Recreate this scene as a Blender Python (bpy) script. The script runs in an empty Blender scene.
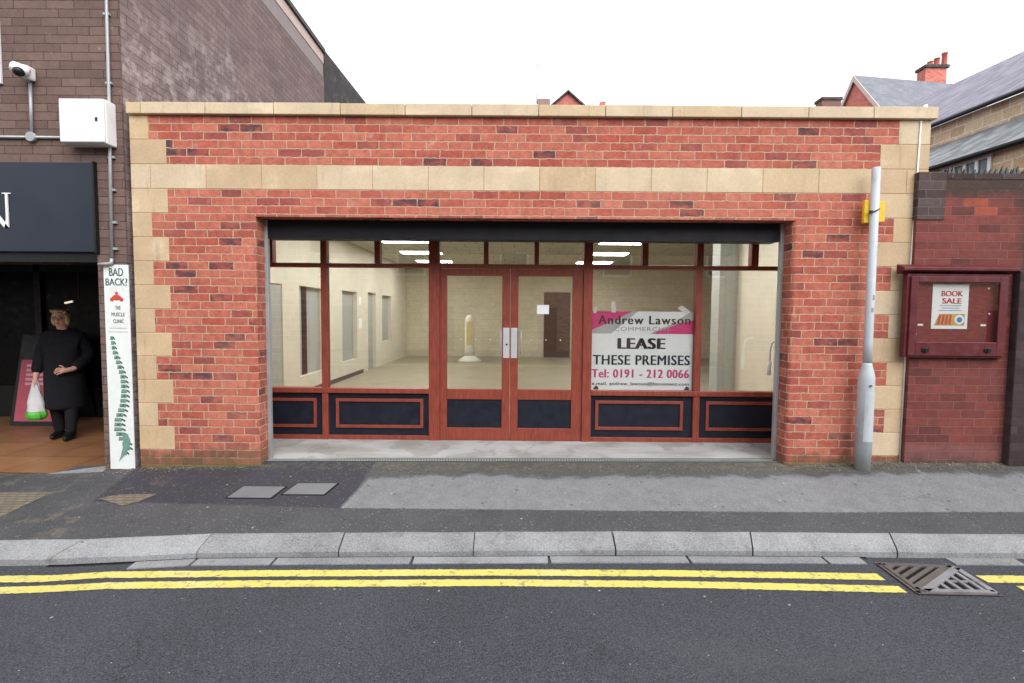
import bpy, bmesh, math, random
from mathutils import Vector, Matrix
rnd = random.Random(7)
R = math.radians
sc = bpy.context.scene
COL = sc.collection

# ---------------------------------------------------------------- camera, sky, sun, exposure
CAM_D, CAM_H, PITCH, YAW, ROLL, FPX = 5.1, 1.7074, 0.0536, 0.0032, 0.008, 486.0
cam = bpy.data.objects.new('camera', bpy.data.cameras.new('camera'))
COL.objects.link(cam)
fw = Vector((-math.sin(YAW)*math.cos(PITCH), math.cos(YAW)*math.cos(PITCH), -math.sin(PITCH)))
r0 = Vector((math.cos(YAW), math.sin(YAW), 0)); u0 = r0.cross(fw)
rt = r0*math.cos(ROLL)+u0*math.sin(ROLL); up = -r0*math.sin(ROLL)+u0*math.cos(ROLL)
CO = Vector((0, -CAM_D, CAM_H))
cam.matrix_world = Matrix(((rt.x, up.x, -fw.x, CO.x), (rt.y, up.y, -fw.y, CO.y), (rt.z, up.z, -fw.z, CO.z), (0, 0, 0, 1)))
cam.data.sensor_width = 36; cam.data.lens = 36*FPX/1024
cam.data.clip_start = .05; cam.data.clip_end = 800
sc.camera = cam
def at(px, py, Y):                       # the point on the vertical plane y = Y that shows at a pixel of the photograph
    d = fw+rt*((px-512)/FPX)-up*((py-341.5)/FPX)
    return CO+d*((Y-CO.y)/d.y)
def atx(px, py, X):
    d = fw+rt*((px-512)/FPX)-up*((py-341.5)/FPX)
    return CO+d*((X-CO.x)/d.x)

SUN_EL, SUN_AZ = R(42), R(150)           # behind the camera and to the right, behind thick cloud
wld = bpy.data.worlds.new('World'); sc.world = wld; wld.use_nodes = True
wn = wld.node_tree.nodes; wl = wld.node_tree.links
bg = wn['Background']
sky = wn.new('ShaderNodeTexSky'); sky.sky_type = 'NISHITA'; sky.sun_disc = False
sky.sun_elevation = SUN_EL; sky.sun_rotation = SUN_AZ
sky.dust_density = 6; sky.air_density = 1.0; sky.ozone_density = 1
hs = wn.new('ShaderNodeHueSaturation'); hs.inputs['Saturation'].default_value = .16
wl.new(sky.outputs[0], hs.inputs['Color'])
cn = wn.new('ShaderNodeTexNoise'); cn.inputs['Scale'].default_value = 1.6; cn.inputs['Detail'].default_value = 4     # the cloud deck over the clear sky
cr_ = wn.new('ShaderNodeMapRange'); cr_.inputs[3].default_value = 5.6; cr_.inputs[4].default_value = 7.0
wl.new(wn.new('ShaderNodeTexCoord').outputs['Generated'], cn.inputs['Vector']); wl.new(cn.outputs[0], cr_.inputs[0])
cmx = wn.new('ShaderNodeMix'); cmx.data_type = 'RGBA'; cmx.inputs[0].default_value = .85
wl.new(hs.outputs[0], cmx.inputs[6]); wl.new(cr_.outputs[0], cmx.inputs[7]); wl.new(cmx.outputs[2], bg.inputs[0])
bg.inputs[1].default_value = .13
sl = bpy.data.lights.new('sun', 'SUN'); sl.energy = 1.5; sl.angle = R(60); sl.color = (1, .975, .95)
so = bpy.data.objects.new('sun', sl); COL.objects.link(so)
sd = Vector((math.sin(SUN_AZ)*math.cos(SUN_EL), math.cos(SUN_AZ)*math.cos(SUN_EL), math.sin(SUN_EL)))
so.rotation_euler = sd.to_track_quat('Z', 'Y').to_euler()
sc.view_settings.view_transform = 'Standard'; sc.view_settings.look = 'None'
sc.view_settings.exposure = 0.9; sc.view_settings.gamma = 1
sc.cycles.max_bounces = 8; sc.cycles.transparent_max_bounces = 12
sc.cycles.caustics_reflective = False; sc.cycles.caustics_refractive = False
sc.cycles.sample_clamp_indirect = 6
try:
    sc.cycles.use_denoising = True; sc.cycles.denoiser = 'OPENIMAGEDENOISE'
except Exception: pass

# ---------------------------------------------------------------- node helper
def lin(r, g, b):
    f = lambda c: (c/255/12.92) if c/255 <= .04045 else ((c/255+.055)/1.055)**2.4
    return (f(r), f(g), f(b))
class NT:
    def __init__(s, name):
        s.m = bpy.data.materials.new(name); s.m.use_nodes = True
        s.n = s.m.node_tree.nodes; s.l = s.m.node_tree.links
        s.b = s.n['Principled BSDF']; s.out = s.n['Material Output']
        s.b.inputs['Specular IOR Level'].default_value = .35
    def set(s, sock, v):
        if isinstance(v, bpy.types.NodeSocket): s.l.new(v, sock)
        elif isinstance(v, (tuple, list)) and len(v) == 3 and sock.type == 'RGBA': sock.default_value = (*v, 1)
        else: sock.default_value = v
    def node(s, t, ins={}, **kw):
        n = s.n.new(t)
        for k, v in kw.items(): setattr(n, k, v)
        for k, v in ins.items(): s.set(n.inputs[k], v)
        return n
    def math(s, op, a, b=0.0, c=None, clamp=False):
        n = s.node('ShaderNodeMath', {0: a, 1: b}, operation=op, use_clamp=clamp)
        if c is not None: s.set(n.inputs[2], c)
        return n.outputs[0]
    def mul(s, *a):
        r = a[0]
        for x in a[1:]: r = s.math('MULTIPLY', r, x)
        return r
    def mix(s, f, a, b, mode='MIX'):
        n = s.n.new('ShaderNodeMix'); n.data_type = 'RGBA'; n.blend_type = mode
        s.set(n.inputs[0], f); s.set(n.inputs[6], a); s.set(n.inputs[7], b)
        return n.outputs[2]
    def pos(s):
        return s.node('ShaderNodeNewGeometry').outputs['Position']
    def xyz(s, v=None):
        n = s.node('ShaderNodeSeparateXYZ', {0: v if v is not None else s.pos()})
        return n.outputs
    def uv(s):
        return s.node('ShaderNodeTexCoord').outputs['UV']
    def noise(s, scale, v=None, detail=3, rough=.55, dist=0, color=False):
        n = s.node('ShaderNodeTexNoise', {'Vector': v if v is not None else s.pos(), 'Scale': scale, 'Detail': detail, 'Roughness': rough, 'Distortion': dist})
        return n.outputs[1 if color else 0]
    def vor(s, scale, v=None, feature='F1', out=0, rand=1.0):
        n = s.node('ShaderNodeTexVoronoi', {'Vector': v if v is not None else s.pos(), 'Scale': scale, 'Randomness': rand}, feature=feature)
        return n.outputs[out]
    def scaled(s, v, k):
        n = s.node('ShaderNodeVectorMath', {0: v, 1: k}, operation='MULTIPLY')
        return n.outputs[0]
    def ss(s, x, a, b, lo=0.0, hi=1.0):
        n = s.node('ShaderNodeMapRange', {0: x, 1: a, 2: b, 3: lo, 4: hi}, interpolation_type='SMOOTHSTEP')
        return n.outputs[0]
    def lr(s, x, a, b, lo=0.0, hi=1.0):
        return s.node('ShaderNodeMapRange', {0: x, 1: a, 2: b, 3: lo, 4: hi}).outputs[0]
    def ramp(s, x, stops, interp='LINEAR'):
        n = s.node('ShaderNodeValToRGB', {0: x}); cr = n.color_ramp; cr.interpolation = interp
        while len(cr.elements) < len(stops): cr.elements.new(.5)
        for e, (p, c) in zip(cr.elements, stops): e.position = p; e.color = (*c, 1)
        return n.outputs[0]
    def bump(s, h, strength=.5, dist=.01, prev=None):
        n = s.node('ShaderNodeBump', {'Strength': strength, 'Distance': dist, 'Height': h})
        if prev is not None: s.set(n.inputs['Normal'], prev)
        return n.outputs[0]
    def done(s, color=None, rough=None, normal=None, metal=None, spec=None):
        for k, v in (('Base Color', color), ('Roughness', rough), ('Normal', normal), ('Metallic', metal), ('Specular IOR Level', spec)):
            if v is not None: s.set(s.b.inputs[k], v)
        return s.m

def plain(name, rgb, rough=.5, var=.18, scale=9, grain=60, bump=.15, metal=0, spec=.35, dirt=None, dirt_amt=.4, dscale=6):
    t = NT(name)
    n1 = t.noise(scale, detail=5); n2 = t.noise(grain, detail=2)
    k = t.math('ADD', t.lr(n1, .25, .75, 1-var, 1+var), t.lr(n2, .3, .7, -var*.35, var*.35))
    c = t.mix(1, rgb, t.node('ShaderNodeCombineColor', {0: k, 1: k, 2: k}).outputs[0], 'MULTIPLY')
    if dirt is not None:
        d = t.ss(t.noise(dscale, detail=6, rough=.65), .5, .72)
        c = t.mix(t.mul(d, dirt_amt), c, dirt)
    return t.done(c, t.lr(n1, .3, .7, max(rough-.08, .03), min(rough+.1, 1)), t.bump(t.math('ADD', n2, t.mul(n1, .6)), bump, .004), metal, spec)

def brick(name, stops, mortar, bw=.238, rh=.083, ms=.0055, patch=.22, blotch=None, blotch_amt=0, extra=None, bumpk=.7, edge=.003, rough=.85, burnt=None, bond=.2):
    t = NT(name)
    uv = t.uv()
    dv = t.node('ShaderNodeVectorMath', {0: t.noise(22, detail=3, color=True), 1: (-.5, -.5, -.5)}, operation='ADD').outputs[0]
    v = t.node('ShaderNodeVectorMath', {0: uv, 1: t.scaled(dv, (edge*4, edge*4, 0))}, operation='ADD').outputs[0]
    c3 = t.xyz(v)
    row = t.math('FLOOR', t.math('DIVIDE', c3[1], rh))
    jit = t.node('ShaderNodeTexWhiteNoise', {'W': row}, noise_dimensions='1D').outputs[0]
    q2 = t.node('ShaderNodeCombineXYZ', {0: t.mul(c3[0], 1.0), 1: t.mul(row, 7.31)}).outputs[0]
    st = t.noise(2.6, q2, detail=1)
    u2 = t.math('ADD', c3[0], t.math('ADD', t.mul(t.math('SUBTRACT', jit, .5), bond*.3), t.mul(t.math('SUBTRACT', st, .5), bond*.7)))
    v = t.node('ShaderNodeCombineXYZ', {0: u2, 1: c3[1]}).outputs[0]
    br = t.node('ShaderNodeTexBrick', {'Vector': v, 'Color1': (0, 0, 0), 'Color2': (1, 1, 1), 'Mortar': (.5, .5, .5), 'Scale': 1.0,
                'Mortar Size': ms, 'Mortar Smooth': .4, 'Bias': 0.0, 'Brick Width': bw, 'Row Height': rh}, offset=.5, squash=1.0)
    base = t.ramp(br.outputs[0], stops)
    if burnt is not None:
        bm_ = t.mul(t.ss(br.outputs[0], burnt+.01, burnt), t.ss(t.noise(9, t.scaled(t.pos(), (.7, .7, 1.4)), detail=3, rough=.55), .36, .62), .95)
        base = t.mix(bm_, base, lin(80, 60, 68))
        base = t.mix(t.mul(t.ss(t.noise(6, detail=4, rough=.6), .5, .7), .35), base, lin(188, 120, 98))
        base = t.mix(t.mul(t.ss(t.noise(17, detail=3, rough=.6), .55, .72), .4), base, lin(140, 74, 70))
    n1 = t.noise(14, detail=5, rough=.65); n2 = t.noise(90, detail=3); n0 = t.noise(1.3, detail=3)
    k = t.math('ADD', t.math('ADD', t.lr(n1, .25, .75, 1-patch, 1+patch), t.lr(n2, .3, .7, -.12, .12)), t.lr(n0, .3, .7, -.08, .08))
    kc = t.node('ShaderNodeCombineColor', {0: k, 1: k, 2: k}).outputs[0]
    c = t.mix(1, base, kc, 'MULTIPLY')
    if blotch is not None:
        c = t.mix(t.mul(t.ss(t.noise(26, detail=4, rough=.7), .56, .7), blotch_amt), c, blotch)
    mo = t.mix(t.lr(t.noise(30, detail=4), .3, .7, 0, .55), mortar, tuple(x*.62 for x in mortar))
    c = t.mix(br.outputs[1], c, mo)
    if extra: c = extra(t, c)
    h = t.math('SUBTRACT', t.math('ADD', t.mul(n2, .25), t.mul(n1, .25)), br.outputs[1])
    return t.done(c, rough, t.bump(h, bumpk, .006), spec=.25)

# ---------------------------------------------------------------- mesh helper
ORG = {}
class MB:
    def __init__(s, uvoff=(0, 0)):
        s.v = []; s.f = []; s.sm = []; s.uvoff = uvoff
    def poly(s, pts, smooth=False):
        i = len(s.v); s.v += [Vector(p) for p in pts]; s.f.append(tuple(range(i, i+len(pts)))); s.sm.append(smooth); return s
    def box(s, x0, x1, y0, y1, z0, z1):
        i = len(s.v)
        s.v += [Vector(p) for p in ((x0, y0, z0), (x1, y0, z0), (x1, y1, z0), (x0, y1, z0), (x0, y0, z1), (x1, y0, z1), (x1, y1, z1), (x0, y1, z1))]
        for q in ((0, 1, 5, 4), (1, 2, 6, 5), (2, 3, 7, 6), (3, 0, 4, 7), (4, 5, 6, 7), (3, 2, 1, 0)):
            s.f.append(tuple(i+k for k in q)); s.sm.append(False)
        return s
    def hexa(s, lo, hi):          # four lower and four upper points, same winding
        i = len(s.v); s.v += [Vector(p) for p in list(lo)+list(hi)]
        for q in ((0, 1, 5, 4), (1, 2, 6, 5), (2, 3, 7, 6), (3, 0, 4, 7), (4, 5, 6, 7), (3, 2, 1, 0)):
            s.f.append(tuple(i+k for k in q)); s.sm.append(False)
        return s
    def prism(s, pts, d, smooth=False):   # planar outline pushed along d
        d = Vector(d); n = len(pts); i = len(s.v)
        s.v += [Vector(p) for p in pts]+[Vector(p)+d for p in pts]
        s.f.append(tuple(i+k for k in range(n))[::-1]); s.sm.append(False)
        s.f.append(tuple(i+n+k for k in range(n))); s.sm.append(False)
        for k in range(n):
            s.f.append((i+k, i+(k+1) % n, i+n+(k+1) % n, i+n+k)); s.sm.append(smooth)
        return s
    def tube(s, path, r, seg=12, cap=True):
        path = [Vector(p) for p in path]; rs = r if isinstance(r, (list, tuple)) else [r]*len(path)
        i = len(s.v); ref = None
        for k, p in enumerate(path):
            a = path[max(k-1, 0)]; b = path[min(k+1, len(path)-1)]; t = (b-a).normalized()
            if ref is None: ref = Vector((0, 0, 1)) if abs(t.z) < .9 else Vector((1, 0, 0))
            x = (ref-t*ref.dot(t)).normalized(); ref = x; y = t.cross(x)
            for q in range(seg):
                an = 2*math.pi*q/seg; s.v.append(p+(x*math.cos(an)+y*math.sin(an))*rs[k])
        for k in range(len(path)-1):
            for q in range(seg):
                a = i+k*seg+q; b = i+k*seg+(q+1) % seg; s.f.append((a, b, b+seg, a+seg)); s.sm.append(True)
        if cap:
            s.f.append(tuple(i+q for q in range(seg))[::-1]); s.sm.append(False)
            s.f.append(tuple(i+(len(path)-1)*seg+q for q in range(seg))); s.sm.append(False)
        return s
    def lathe(s, c, prof, seg=20, smooth=True):   # prof: (radius, z) about a vertical axis at c
        s.tube([(c[0], c[1], c[2]+z) for r, z in prof], [max(r, .0005) for r, z in prof], seg); return s
    def ell(s, c, r, seg=14, rings=9):
        i = len(s.v); c = Vector(c)
        for a in range(rings+1):
            th = math.pi*a/rings
            for b in range(seg):
                ph = 2*math.pi*b/seg
                s.v.append(c+Vector((r[0]*math.sin(th)*math.cos(ph), r[1]*math.sin(th)*math.sin(ph), -r[2]*math.cos(th))))
        for a in range(rings):
            for b in range(seg):
                p = i+a*seg+b; q = i+a*seg+(b+1) % seg; s.f.append((p, q, q+seg, p+seg)); s.sm.append(True)
        return s
    def raw(s, me, M=None):
        i = len(s.v); s.v += [(M @ v.co) if M else v.co.copy() for v in me.vertices]
        for p in me.polygons: s.f.append(tuple(i+k for k in p.vertices)); s.sm.append(p.use_smooth)
        return s

def obj(name, mb, mat, parent=None, bevel=0, origin=None, kind=None):
    base = ORG[parent.name] if parent else Vector(origin if origin else (0, 0, 0))
    me = bpy.data.meshes.new(name)
    me.from_pydata([tuple(v-base) for v in mb.v], [], mb.f); me.update()
    bm = bmesh.new(); bm.from_mesh(me)
    bmesh.ops.recalc_face_normals(bm, faces=bm.faces[:])
    bm.to_mesh(me); bm.free()
    uvl = me.uv_layers.new(name='UVMap')
    for p, smv in zip(me.polygons, mb.sm):
        p.use_smooth = smv; n = p.normal
        ax = 0 if abs(n.x) > abs(n.y) and abs(n.x) > abs(n.z) else (1 if abs(n.y) >= abs(n.z) else 2)
        for li in p.loop_indices:
            c = me.vertices[me.loops[li].vertex_index].co+base
            w = (c.y, c.z) if ax == 0 else ((c.x, c.z) if ax == 1 else (c.x, c.y))
            uvl.data[li].uv = (w[0]-mb.uvoff[0], w[1]-mb.uvoff[1])
    me.materials.append(mat)
    o = bpy.data.objects.new(name, me); COL.objects.link(o)
    if parent: o.parent = parent
    else: o.location = base
    ORG[o.name] = base
    if bevel:
        m = o.modifiers.new('bevel', 'BEVEL'); m.width = bevel; m.segments = 2; m.limit_method = 'ANGLE'; m.angle_limit = R(40)
    if kind: o['kind'] = kind
    return o
def tag(o, label, cat, group=None):
    o['label'] = label; o['category'] = cat
    if group: o['group'] = group
    return o
def thing(name, label, cat, loc, group=None):
    o = bpy.data.objects.new(name, None); COL.objects.link(o); o.location = loc; o.empty_display_size = .1
    ORG[o.name] = Vector(loc)
    return tag(o, label, cat, group)

def text_mesh(body, offset=0.0, extrude=.001, shear=0, spacing=1.0, res=4):
    cu = bpy.data.curves.new('txt', 'FONT'); cu.body = body; cu.size = 1; cu.offset = offset; cu.extrude = extrude; cu.shear = shear
    cu.space_character = spacing; cu.resolution_u = res
    o = bpy.data.objects.new('txt', cu); COL.objects.link(o)
    dg = bpy.context.evaluated_depsgraph_get(); dg.update()
    me = bpy.data.meshes.new_from_object(o.evaluated_get(dg))
    bpy.data.objects.remove(o); bpy.data.curves.remove(cu)
    return me
def text(name, body, x0, x1, z0, z1, Y, mat, parent, offset=0.0, shear=0, spacing=1.0, slope=0):
    """lettering facing -y that fills the rectangle x0..x1, z0..z1"""
    me = text_mesh(body, 0, .0, shear, spacing)
    xs = [v.co.x for v in me.vertices]; ys = [v.co.y for v in me.vertices]
    ax, bx, ay, by = min(xs), max(xs), min(ys), max(ys)
    mb = MB()
    bd = offset*(x1-x0)/(bx-ax)          # bold: copies of the outline a hair apart
    for k, q in enumerate(((-1, 0, 1) if offset > .012 else (0,))):
        mb.raw(me, Matrix.Translation((0, 0, 0)) @ Matrix(((((x1-x0)-2*bd)/(bx-ax), 0, 0, x0+bd-ax*((x1-x0)-2*bd)/(bx-ax)+q*bd), (0, 0, 0, Y-k*.0003), (0, (z1-z0)/(by-ay), 0, z0-ay*(z1-z0)/(by-ay)), (0, 0, 0, 1))))
    bpy.data.meshes.remove(me)
    return obj(name, mb, mat, parent)

# ---------------------------------------------------------------- materials
ZB, C = 2.99, .083
XL, XR = -3.97, 4.25
JL, JR = -2.692, 2.892
ZL = 2.712                                # underside of the lintel

def damp(t, c):                           # green and dirty foot of the wall
    p = t.xyz(); z = p[2]
    m = t.mul(t.ss(t.math('ADD', z, t.mul(t.noise(7, detail=5), .35)), .52, .3), .75)
    c = t.mix(m, c, t.mix(t.noise(18, detail=4), lin(92, 74, 58), lin(88, 92, 62)))
    sv = t.noise(1, t.scaled(t.pos(), (9, 9, .9)), detail=4, rough=.6)
    c = t.mix(t.mul(t.ss(sv, .52, .74), .22), c, lin(112, 80, 70))
    c = t.mix(t.mul(t.ss(t.noise(.9, detail=4), .5, .7), .18), c, lin(214, 150, 126))
    w = t.mul(t.ss(t.noise(5, detail=6, rough=.7), .6, .72), .38)
    return t.mix(w, c, lin(214, 190, 178))
red = [(0, lin(154, 78, 70)), (.12, lin(164, 83, 72)), (.2, lin(142, 78, 74)), (.3, lin(170, 90, 78)), (.5, lin(182, 106, 90)), (.65, lin(168, 84, 70)), (.8, lin(188, 114, 96)), (1, lin(176, 98, 84))]
M_brick = brick('new_red_brick', red, lin(196, 168, 142), ms=.0064, patch=.32, edge=.0055, blotch=lin(120, 70, 70), blotch_amt=.45, extra=damp, burnt=.085)

def efflor(t, c):
    w = t.mul(t.ss(t.noise(9, detail=6, rough=.7), .6, .76), t.ss(t.noise(1.1, detail=2), .42, .62))
    return t.mix(t.mul(w, .5), c, lin(190, 178, 178))
brown = [(0, lin(104, 85, 79)), (.4, lin(112, 92, 86)), (.8, lin(119, 98, 91)), (1, lin(114, 93, 87))]
M_brown = brick('brown_brick', brown, lin(74, 63, 64), bw=.31, rh=.085, ms=.0042, patch=.13, extra=efflor)
brown2 = [(0, lin(122, 106, 106)), (.5, lin(132, 116, 116)), (1, lin(138, 122, 121))]
def efflor2(t, c):
    p = t.xyz()
    w = t.mul(t.ss(t.noise(5, detail=7, rough=.75), .46, .66), t.ss(t.math('ADD', p[2], t.mul(t.noise(.8, detail=3), 2.2)), 6.8, 5.6))
    return t.mix(t.mul(w, .5), c, lin(206, 196, 196))
M_brown_side = brick('purple_brown_brick', brown2, lin(92, 80, 84), bw=.31, rh=.085, ms=.004, patch=.12, extra=efflor2)
dark = [(0, lin(58, 48, 50)), (1, lin(92, 78, 78))]
M_pier = brick('sooty_brick', dark, lin(112, 103, 100), bw=.25, rh=.087, ms=.005)

def soot(t, c):
    p = t.xyz(); n = t.noise(5, detail=6, rough=.7)
    m1 = t.ss(t.math('ADD', p[2], t.mul(n, .5)), 3.08, 3.28)
    m2 = t.ss(t.math('ADD', p[0], t.mul(n, .5)), 5.3, 5.6)
    m2 = t.mul(m2, t.ss(p[2], .9, 2.2))
    m3 = t.mul(t.ss(t.math('ADD', p[2], t.mul(n, .3)), .42, .33), .7)
    c = t.mix(t.mul(t.ss(p[2], .42, .36), t.ss(n, .3, .5), .35), c, lin(138, 104, 104))
    m = t.math('MAXIMUM', t.math('MAXIMUM', m1, m2), m3)
    c = t.mix(t.mul(m, .85), c, t.mix(t.noise(30, detail=4), lin(46, 40, 40), lin(74, 70, 62)))
    w = t.mul(t.ss(t.noise(16, detail=5, rough=.7), .66, .74), .3)
    return t.mix(w, c, lin(170, 160, 156))
maroon = [(0, lin(94, 55, 54)), (.3, lin(113, 60, 57)), (.6, lin(124, 67, 61)), (.93, lin(112, 63, 60)), (.965, lin(146, 72, 58)), (1, lin(166, 84, 64))]
M_maroon = brick('old_maroon_brick', maroon, lin(132, 96, 92), bw=.25, rh=.0872, ms=.0045, extra=soot)
far_red = [(0, lin(190, 106, 95)), (1, lin(212, 130, 116))]
M_farbrick = brick('pale_red_brick', far_red, lin(205, 160, 150), bw=.24, rh=.085, ms=.006)
opp = [(0, lin(150, 120, 96)), (1, lin(190, 158, 128))]
M_opp = brick('buff_brick', opp, lin(180, 165, 150))

def stone(name, rgb, joints=None, var=.14):
    t = NT(name)
    n1 = t.noise(2.6, detail=6, rough=.6); n2 = t.noise(38, detail=4, rough=.7); n3 = t.noise(6, detail=5, rough=.7, dist=.6)
    k = t.math('ADD', t.lr(n1, .25, .75, 1-var, 1+var), t.lr(n2, .3, .7, -.07, .07))
    c = t.mix(1, rgb, t.node('ShaderNodeCombineColor', {0: k, 1: t.math('MULTIPLY', k, .99), 2: t.math('MULTIPLY', k, .96)}).outputs[0], 'MULTIPLY')
    c = t.mix(t.mul(t.ss(n3, .55, .75), .4), c, tuple(x*.66 for x in rgb))
    c = t.mix(t.mul(t.ss(n1, .55, .7), .3), c, lin(236, 222, 200))
    rs = t.noise(1, t.scaled(t.pos(), (13, 13, 1.6)), detail=4, rough=.65)
    c = t.mix(t.mul(t.ss(rs, .55, .72), .35), c, tuple(x*.5 for x in rgb))
    return t.done(c, .85, t.bump(t.math('ADD', n2, n1), .25, .004), spec=.25)
M_stones = [stone('sandstone_%s' % w, lin(*c)) for w, c in (('pale', (200, 179, 150)), ('cream', (204, 187, 162)), ('honey', (198, 174, 142)), ('tan', (194, 171, 143)))]
M_pipegrey = plain('galvanised_steel', lin(168, 172, 176), .45, .12, metal=.35)
M_white = plain('white_paint', lin(232, 233, 236), .4, .04, dirt=lin(170, 160, 140), dirt_amt=.12)
M_navy = plain('navy_paint', lin(25, 29, 42), .45, .15, bump=.08)
M_fascia = plain('slate_blue_fascia', lin(40, 47, 60), .38, .1, scale=2, bump=.05)
M_wood = None
t = NT('red_stained_wood')
w_ = t.noise(1, t.scaled(t.pos(), (60, 60, 6)), detail=4); w2 = t.noise(5, detail=4)
c_ = t.mix(t.lr(w_, .3, .7), lin(120, 54, 44), lin(150, 74, 58)); c_ = t.mix(t.mul(t.ss(w2, .5, .75), .4), c_, lin(100, 44, 38))
M_wood = t.done(c_, .42, t.bump(w_, .12, .003), spec=.4)
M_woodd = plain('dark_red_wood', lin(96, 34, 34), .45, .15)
t = NT('window_glass')
lw = t.node('ShaderNodeLayerWeight', {'Blend': .5}).outputs['Facing']
fr = t.math('ADD', t.mul(t.math('POWER', lw, 5.0), .9), .165, clamp=True)
tr = t.node('ShaderNodeBsdfTransparent', {0: (.93, .95, .93)}); gl = t.node('ShaderNodeBsdfGlossy', {0: (1, 1, 1), 'Roughness': .004})
mx = t.node('ShaderNodeMixShader', {0: fr, 1: tr.outputs[0], 2: gl.outputs[0]})
t.l.new(mx.outputs[0], t.out.inputs[0]); M_glass = t.m
M_paper = plain('white_card', lin(238, 240, 244), .6, .03, bump=.02)
M_pink = plain('magenta_print', lin(214, 42, 128), .5, .05, bump=.02)
M_silver = plain('silver_print', lin(178, 180, 182), .5, .05, bump=.02)
M_ink = plain('black_print', lin(28, 30, 36), .5, .1, bump=.02)
M_mag = plain('magenta_lettering', lin(206, 44, 120), .5, .05, bump=.02)
M_greyink = plain('grey_print', lin(150, 152, 158), .5, .05, bump=.02)
M_greenink = plain('green_grey_print', lin(112, 150, 138), .5, .2, scale=60, bump=.02)
M_greendark = plain('dark_green_print', lin(62, 88, 84), .5, .3, scale=80, bump=.02)
M_redink = plain('red_print', lin(200, 74, 62), .5, .1, bump=.02)
M_plaster = plain('cream_plaster', lin(217, 211, 195), .8, .06, scale=3, bump=.05)
M_greypanel = plain('grey_panel', lin(168, 170, 166), .6, .06)
M_floorin = plain('vinyl_floor', lin(156, 146, 122), .45, .1, scale=2, dirt=lin(92, 82, 64), dirt_amt=.3, dscale=1.5)
M_ceil = brick('ceiling_tile', [(0, lin(186, 183, 172)), (1, lin(192, 189, 178))], lin(150, 147, 138), bw=.6, rh=.6, ms=.012, patch=.05, bumpk=.1, bond=0, edge=0)
M_blk = brick('painted_blockwork', [(0, lin(204, 197, 174)), (1, lin(209, 202, 181))], lin(196, 188, 164), bw=.45, rh=.225, ms=.006, patch=.1, bumpk=.2, bond=0)
M_darkwood = plain('dark_brown_door', lin(88, 64, 55), .5, .2)
t = NT('fluorescent_panel'); em = t.node('ShaderNodeEmission', {0: (1, .98, .94), 1: 15.0}); t.l.new(em.outputs[0], t.out.inputs[0]); M_lamp = t.m
M_slate = brick('blue_slate', [(0, lin(118, 121, 130)), (1, lin(130, 133, 142))], lin(92, 94, 104), bw=.3, rh=.2, ms=.004, patch=.12, bumpk=.4)
M_slatep = brick('purple_slate', [(0, lin(124, 122, 136)), (1, lin(148, 146, 160))], lin(112, 109, 122), bw=.3, rh=.2, ms=.003, patch=.12, bumpk=.4)
M_slateg = brick('green_grey_slate', [(0, lin(110, 114, 120)), (1, lin(150, 154, 158))], lin(96, 98, 104), bw=.3, rh=.18, ms=.004, patch=.15, bumpk=.5)
M_rubble = brick('squared_sandstone', [(0, lin(176, 152, 124)), (.5, lin(200, 176, 146)), (1, lin(212, 194, 166))], lin(232, 224, 212), bw=.5, rh=.3, ms=.022, patch=.2, edge=.02, bumpk=.8)
M_black = plain('black_plastic', lin(24, 25, 28), .4, .1)
M_darkin = plain('dark_passage_shade', lin(21, 20, 23), .9, .15)  # near-black colour stands in for the deep shade inside the passage
M_lead = plain('lead_flashing', lin(150, 140, 142), .7, .12)
M_pinkstone = plain('pale_pink_render', lin(205, 188, 182), .8, .1)
M_soot = plain('sooty_render', lin(70, 69, 72), .9, .35, scale=5, grain=18, bump=.5, dirt=lin(128, 124, 122), dirt_amt=.5, dscale=3)

# ground
def specks(t, c, amt=.5, scale=150, col=lin(150, 150, 152)):
    v = t.vor(scale, out=1)
    s_ = t.node('ShaderNodeSeparateColor', {0: v}).outputs[0]
    d = t.vor(scale)
    m = t.mul(t.ss(s_, .78, .95), t.ss(d, .45, .15), amt)
    return t.mix(m, c, col)
def cracks(t, c, scale=.55, w=.006, amt=.6):
    dv = t.node('ShaderNodeVectorMath', {0: t.pos(), 1: t.scaled(t.noise(2.2, detail=5, rough=.7, color=True), (.5, .5, 0))}, operation='ADD').outputs[0]
    e = t.node('ShaderNodeTexVoronoi', {'Vector': dv, 'Scale': scale}, feature='DISTANCE_TO_EDGE', voronoi_dimensions='2D').outputs[0]
    m = t.mul(t.ss(e, w, w*.3), t.ss(t.noise(.7, detail=3), .46, .56), amt)
    return t.mix(m, c, lin(34, 33, 32))
def gum(t, c, scale=2.3, r=.017, col=lin(52, 52, 52), amt=.55):
    d = t.node('ShaderNodeTexVoronoi', {'Vector': t.pos(), 'Scale': scale}, voronoi_dimensions='2D').outputs[0]
    return t.mix(t.mul(t.ss(d, r*scale, r*scale*.7), amt), c, col)
def litter(t, c, scale=1.6, r=.022):
    d = t.node('ShaderNodeTexVoronoi', {'Vector': t.pos(), 'Scale': scale}, voronoi_dimensions='2D').outputs[0]
    return t.mix(t.mul(t.ss(d, r*scale, r*scale*.6), .8), c, lin(178, 178, 178))
t = NT('road_asphalt')
n1 = t.noise(1.1, detail=4); n2 = t.noise(85, detail=3, rough=.8); n3 = t.noise(210, detail=2)
k = t.math('ADD', t.lr(n1, .3, .7, .88, 1.12), t.math('ADD', t.lr(n2, .3, .7, -.6, .6), t.lr(n3, .3, .7, -.7, .7)))
c_ = t.mix(1, lin(65, 67, 75), t.node('ShaderNodeCombineColor', {0: k, 1: k, 2: k}).outputs[0], 'MULTIPLY')
c_ = specks(t, c_, .6, 130, lin(128, 130, 140)); c_ = specks(t, c_, .3, 62, lin(132, 132, 140))
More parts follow.
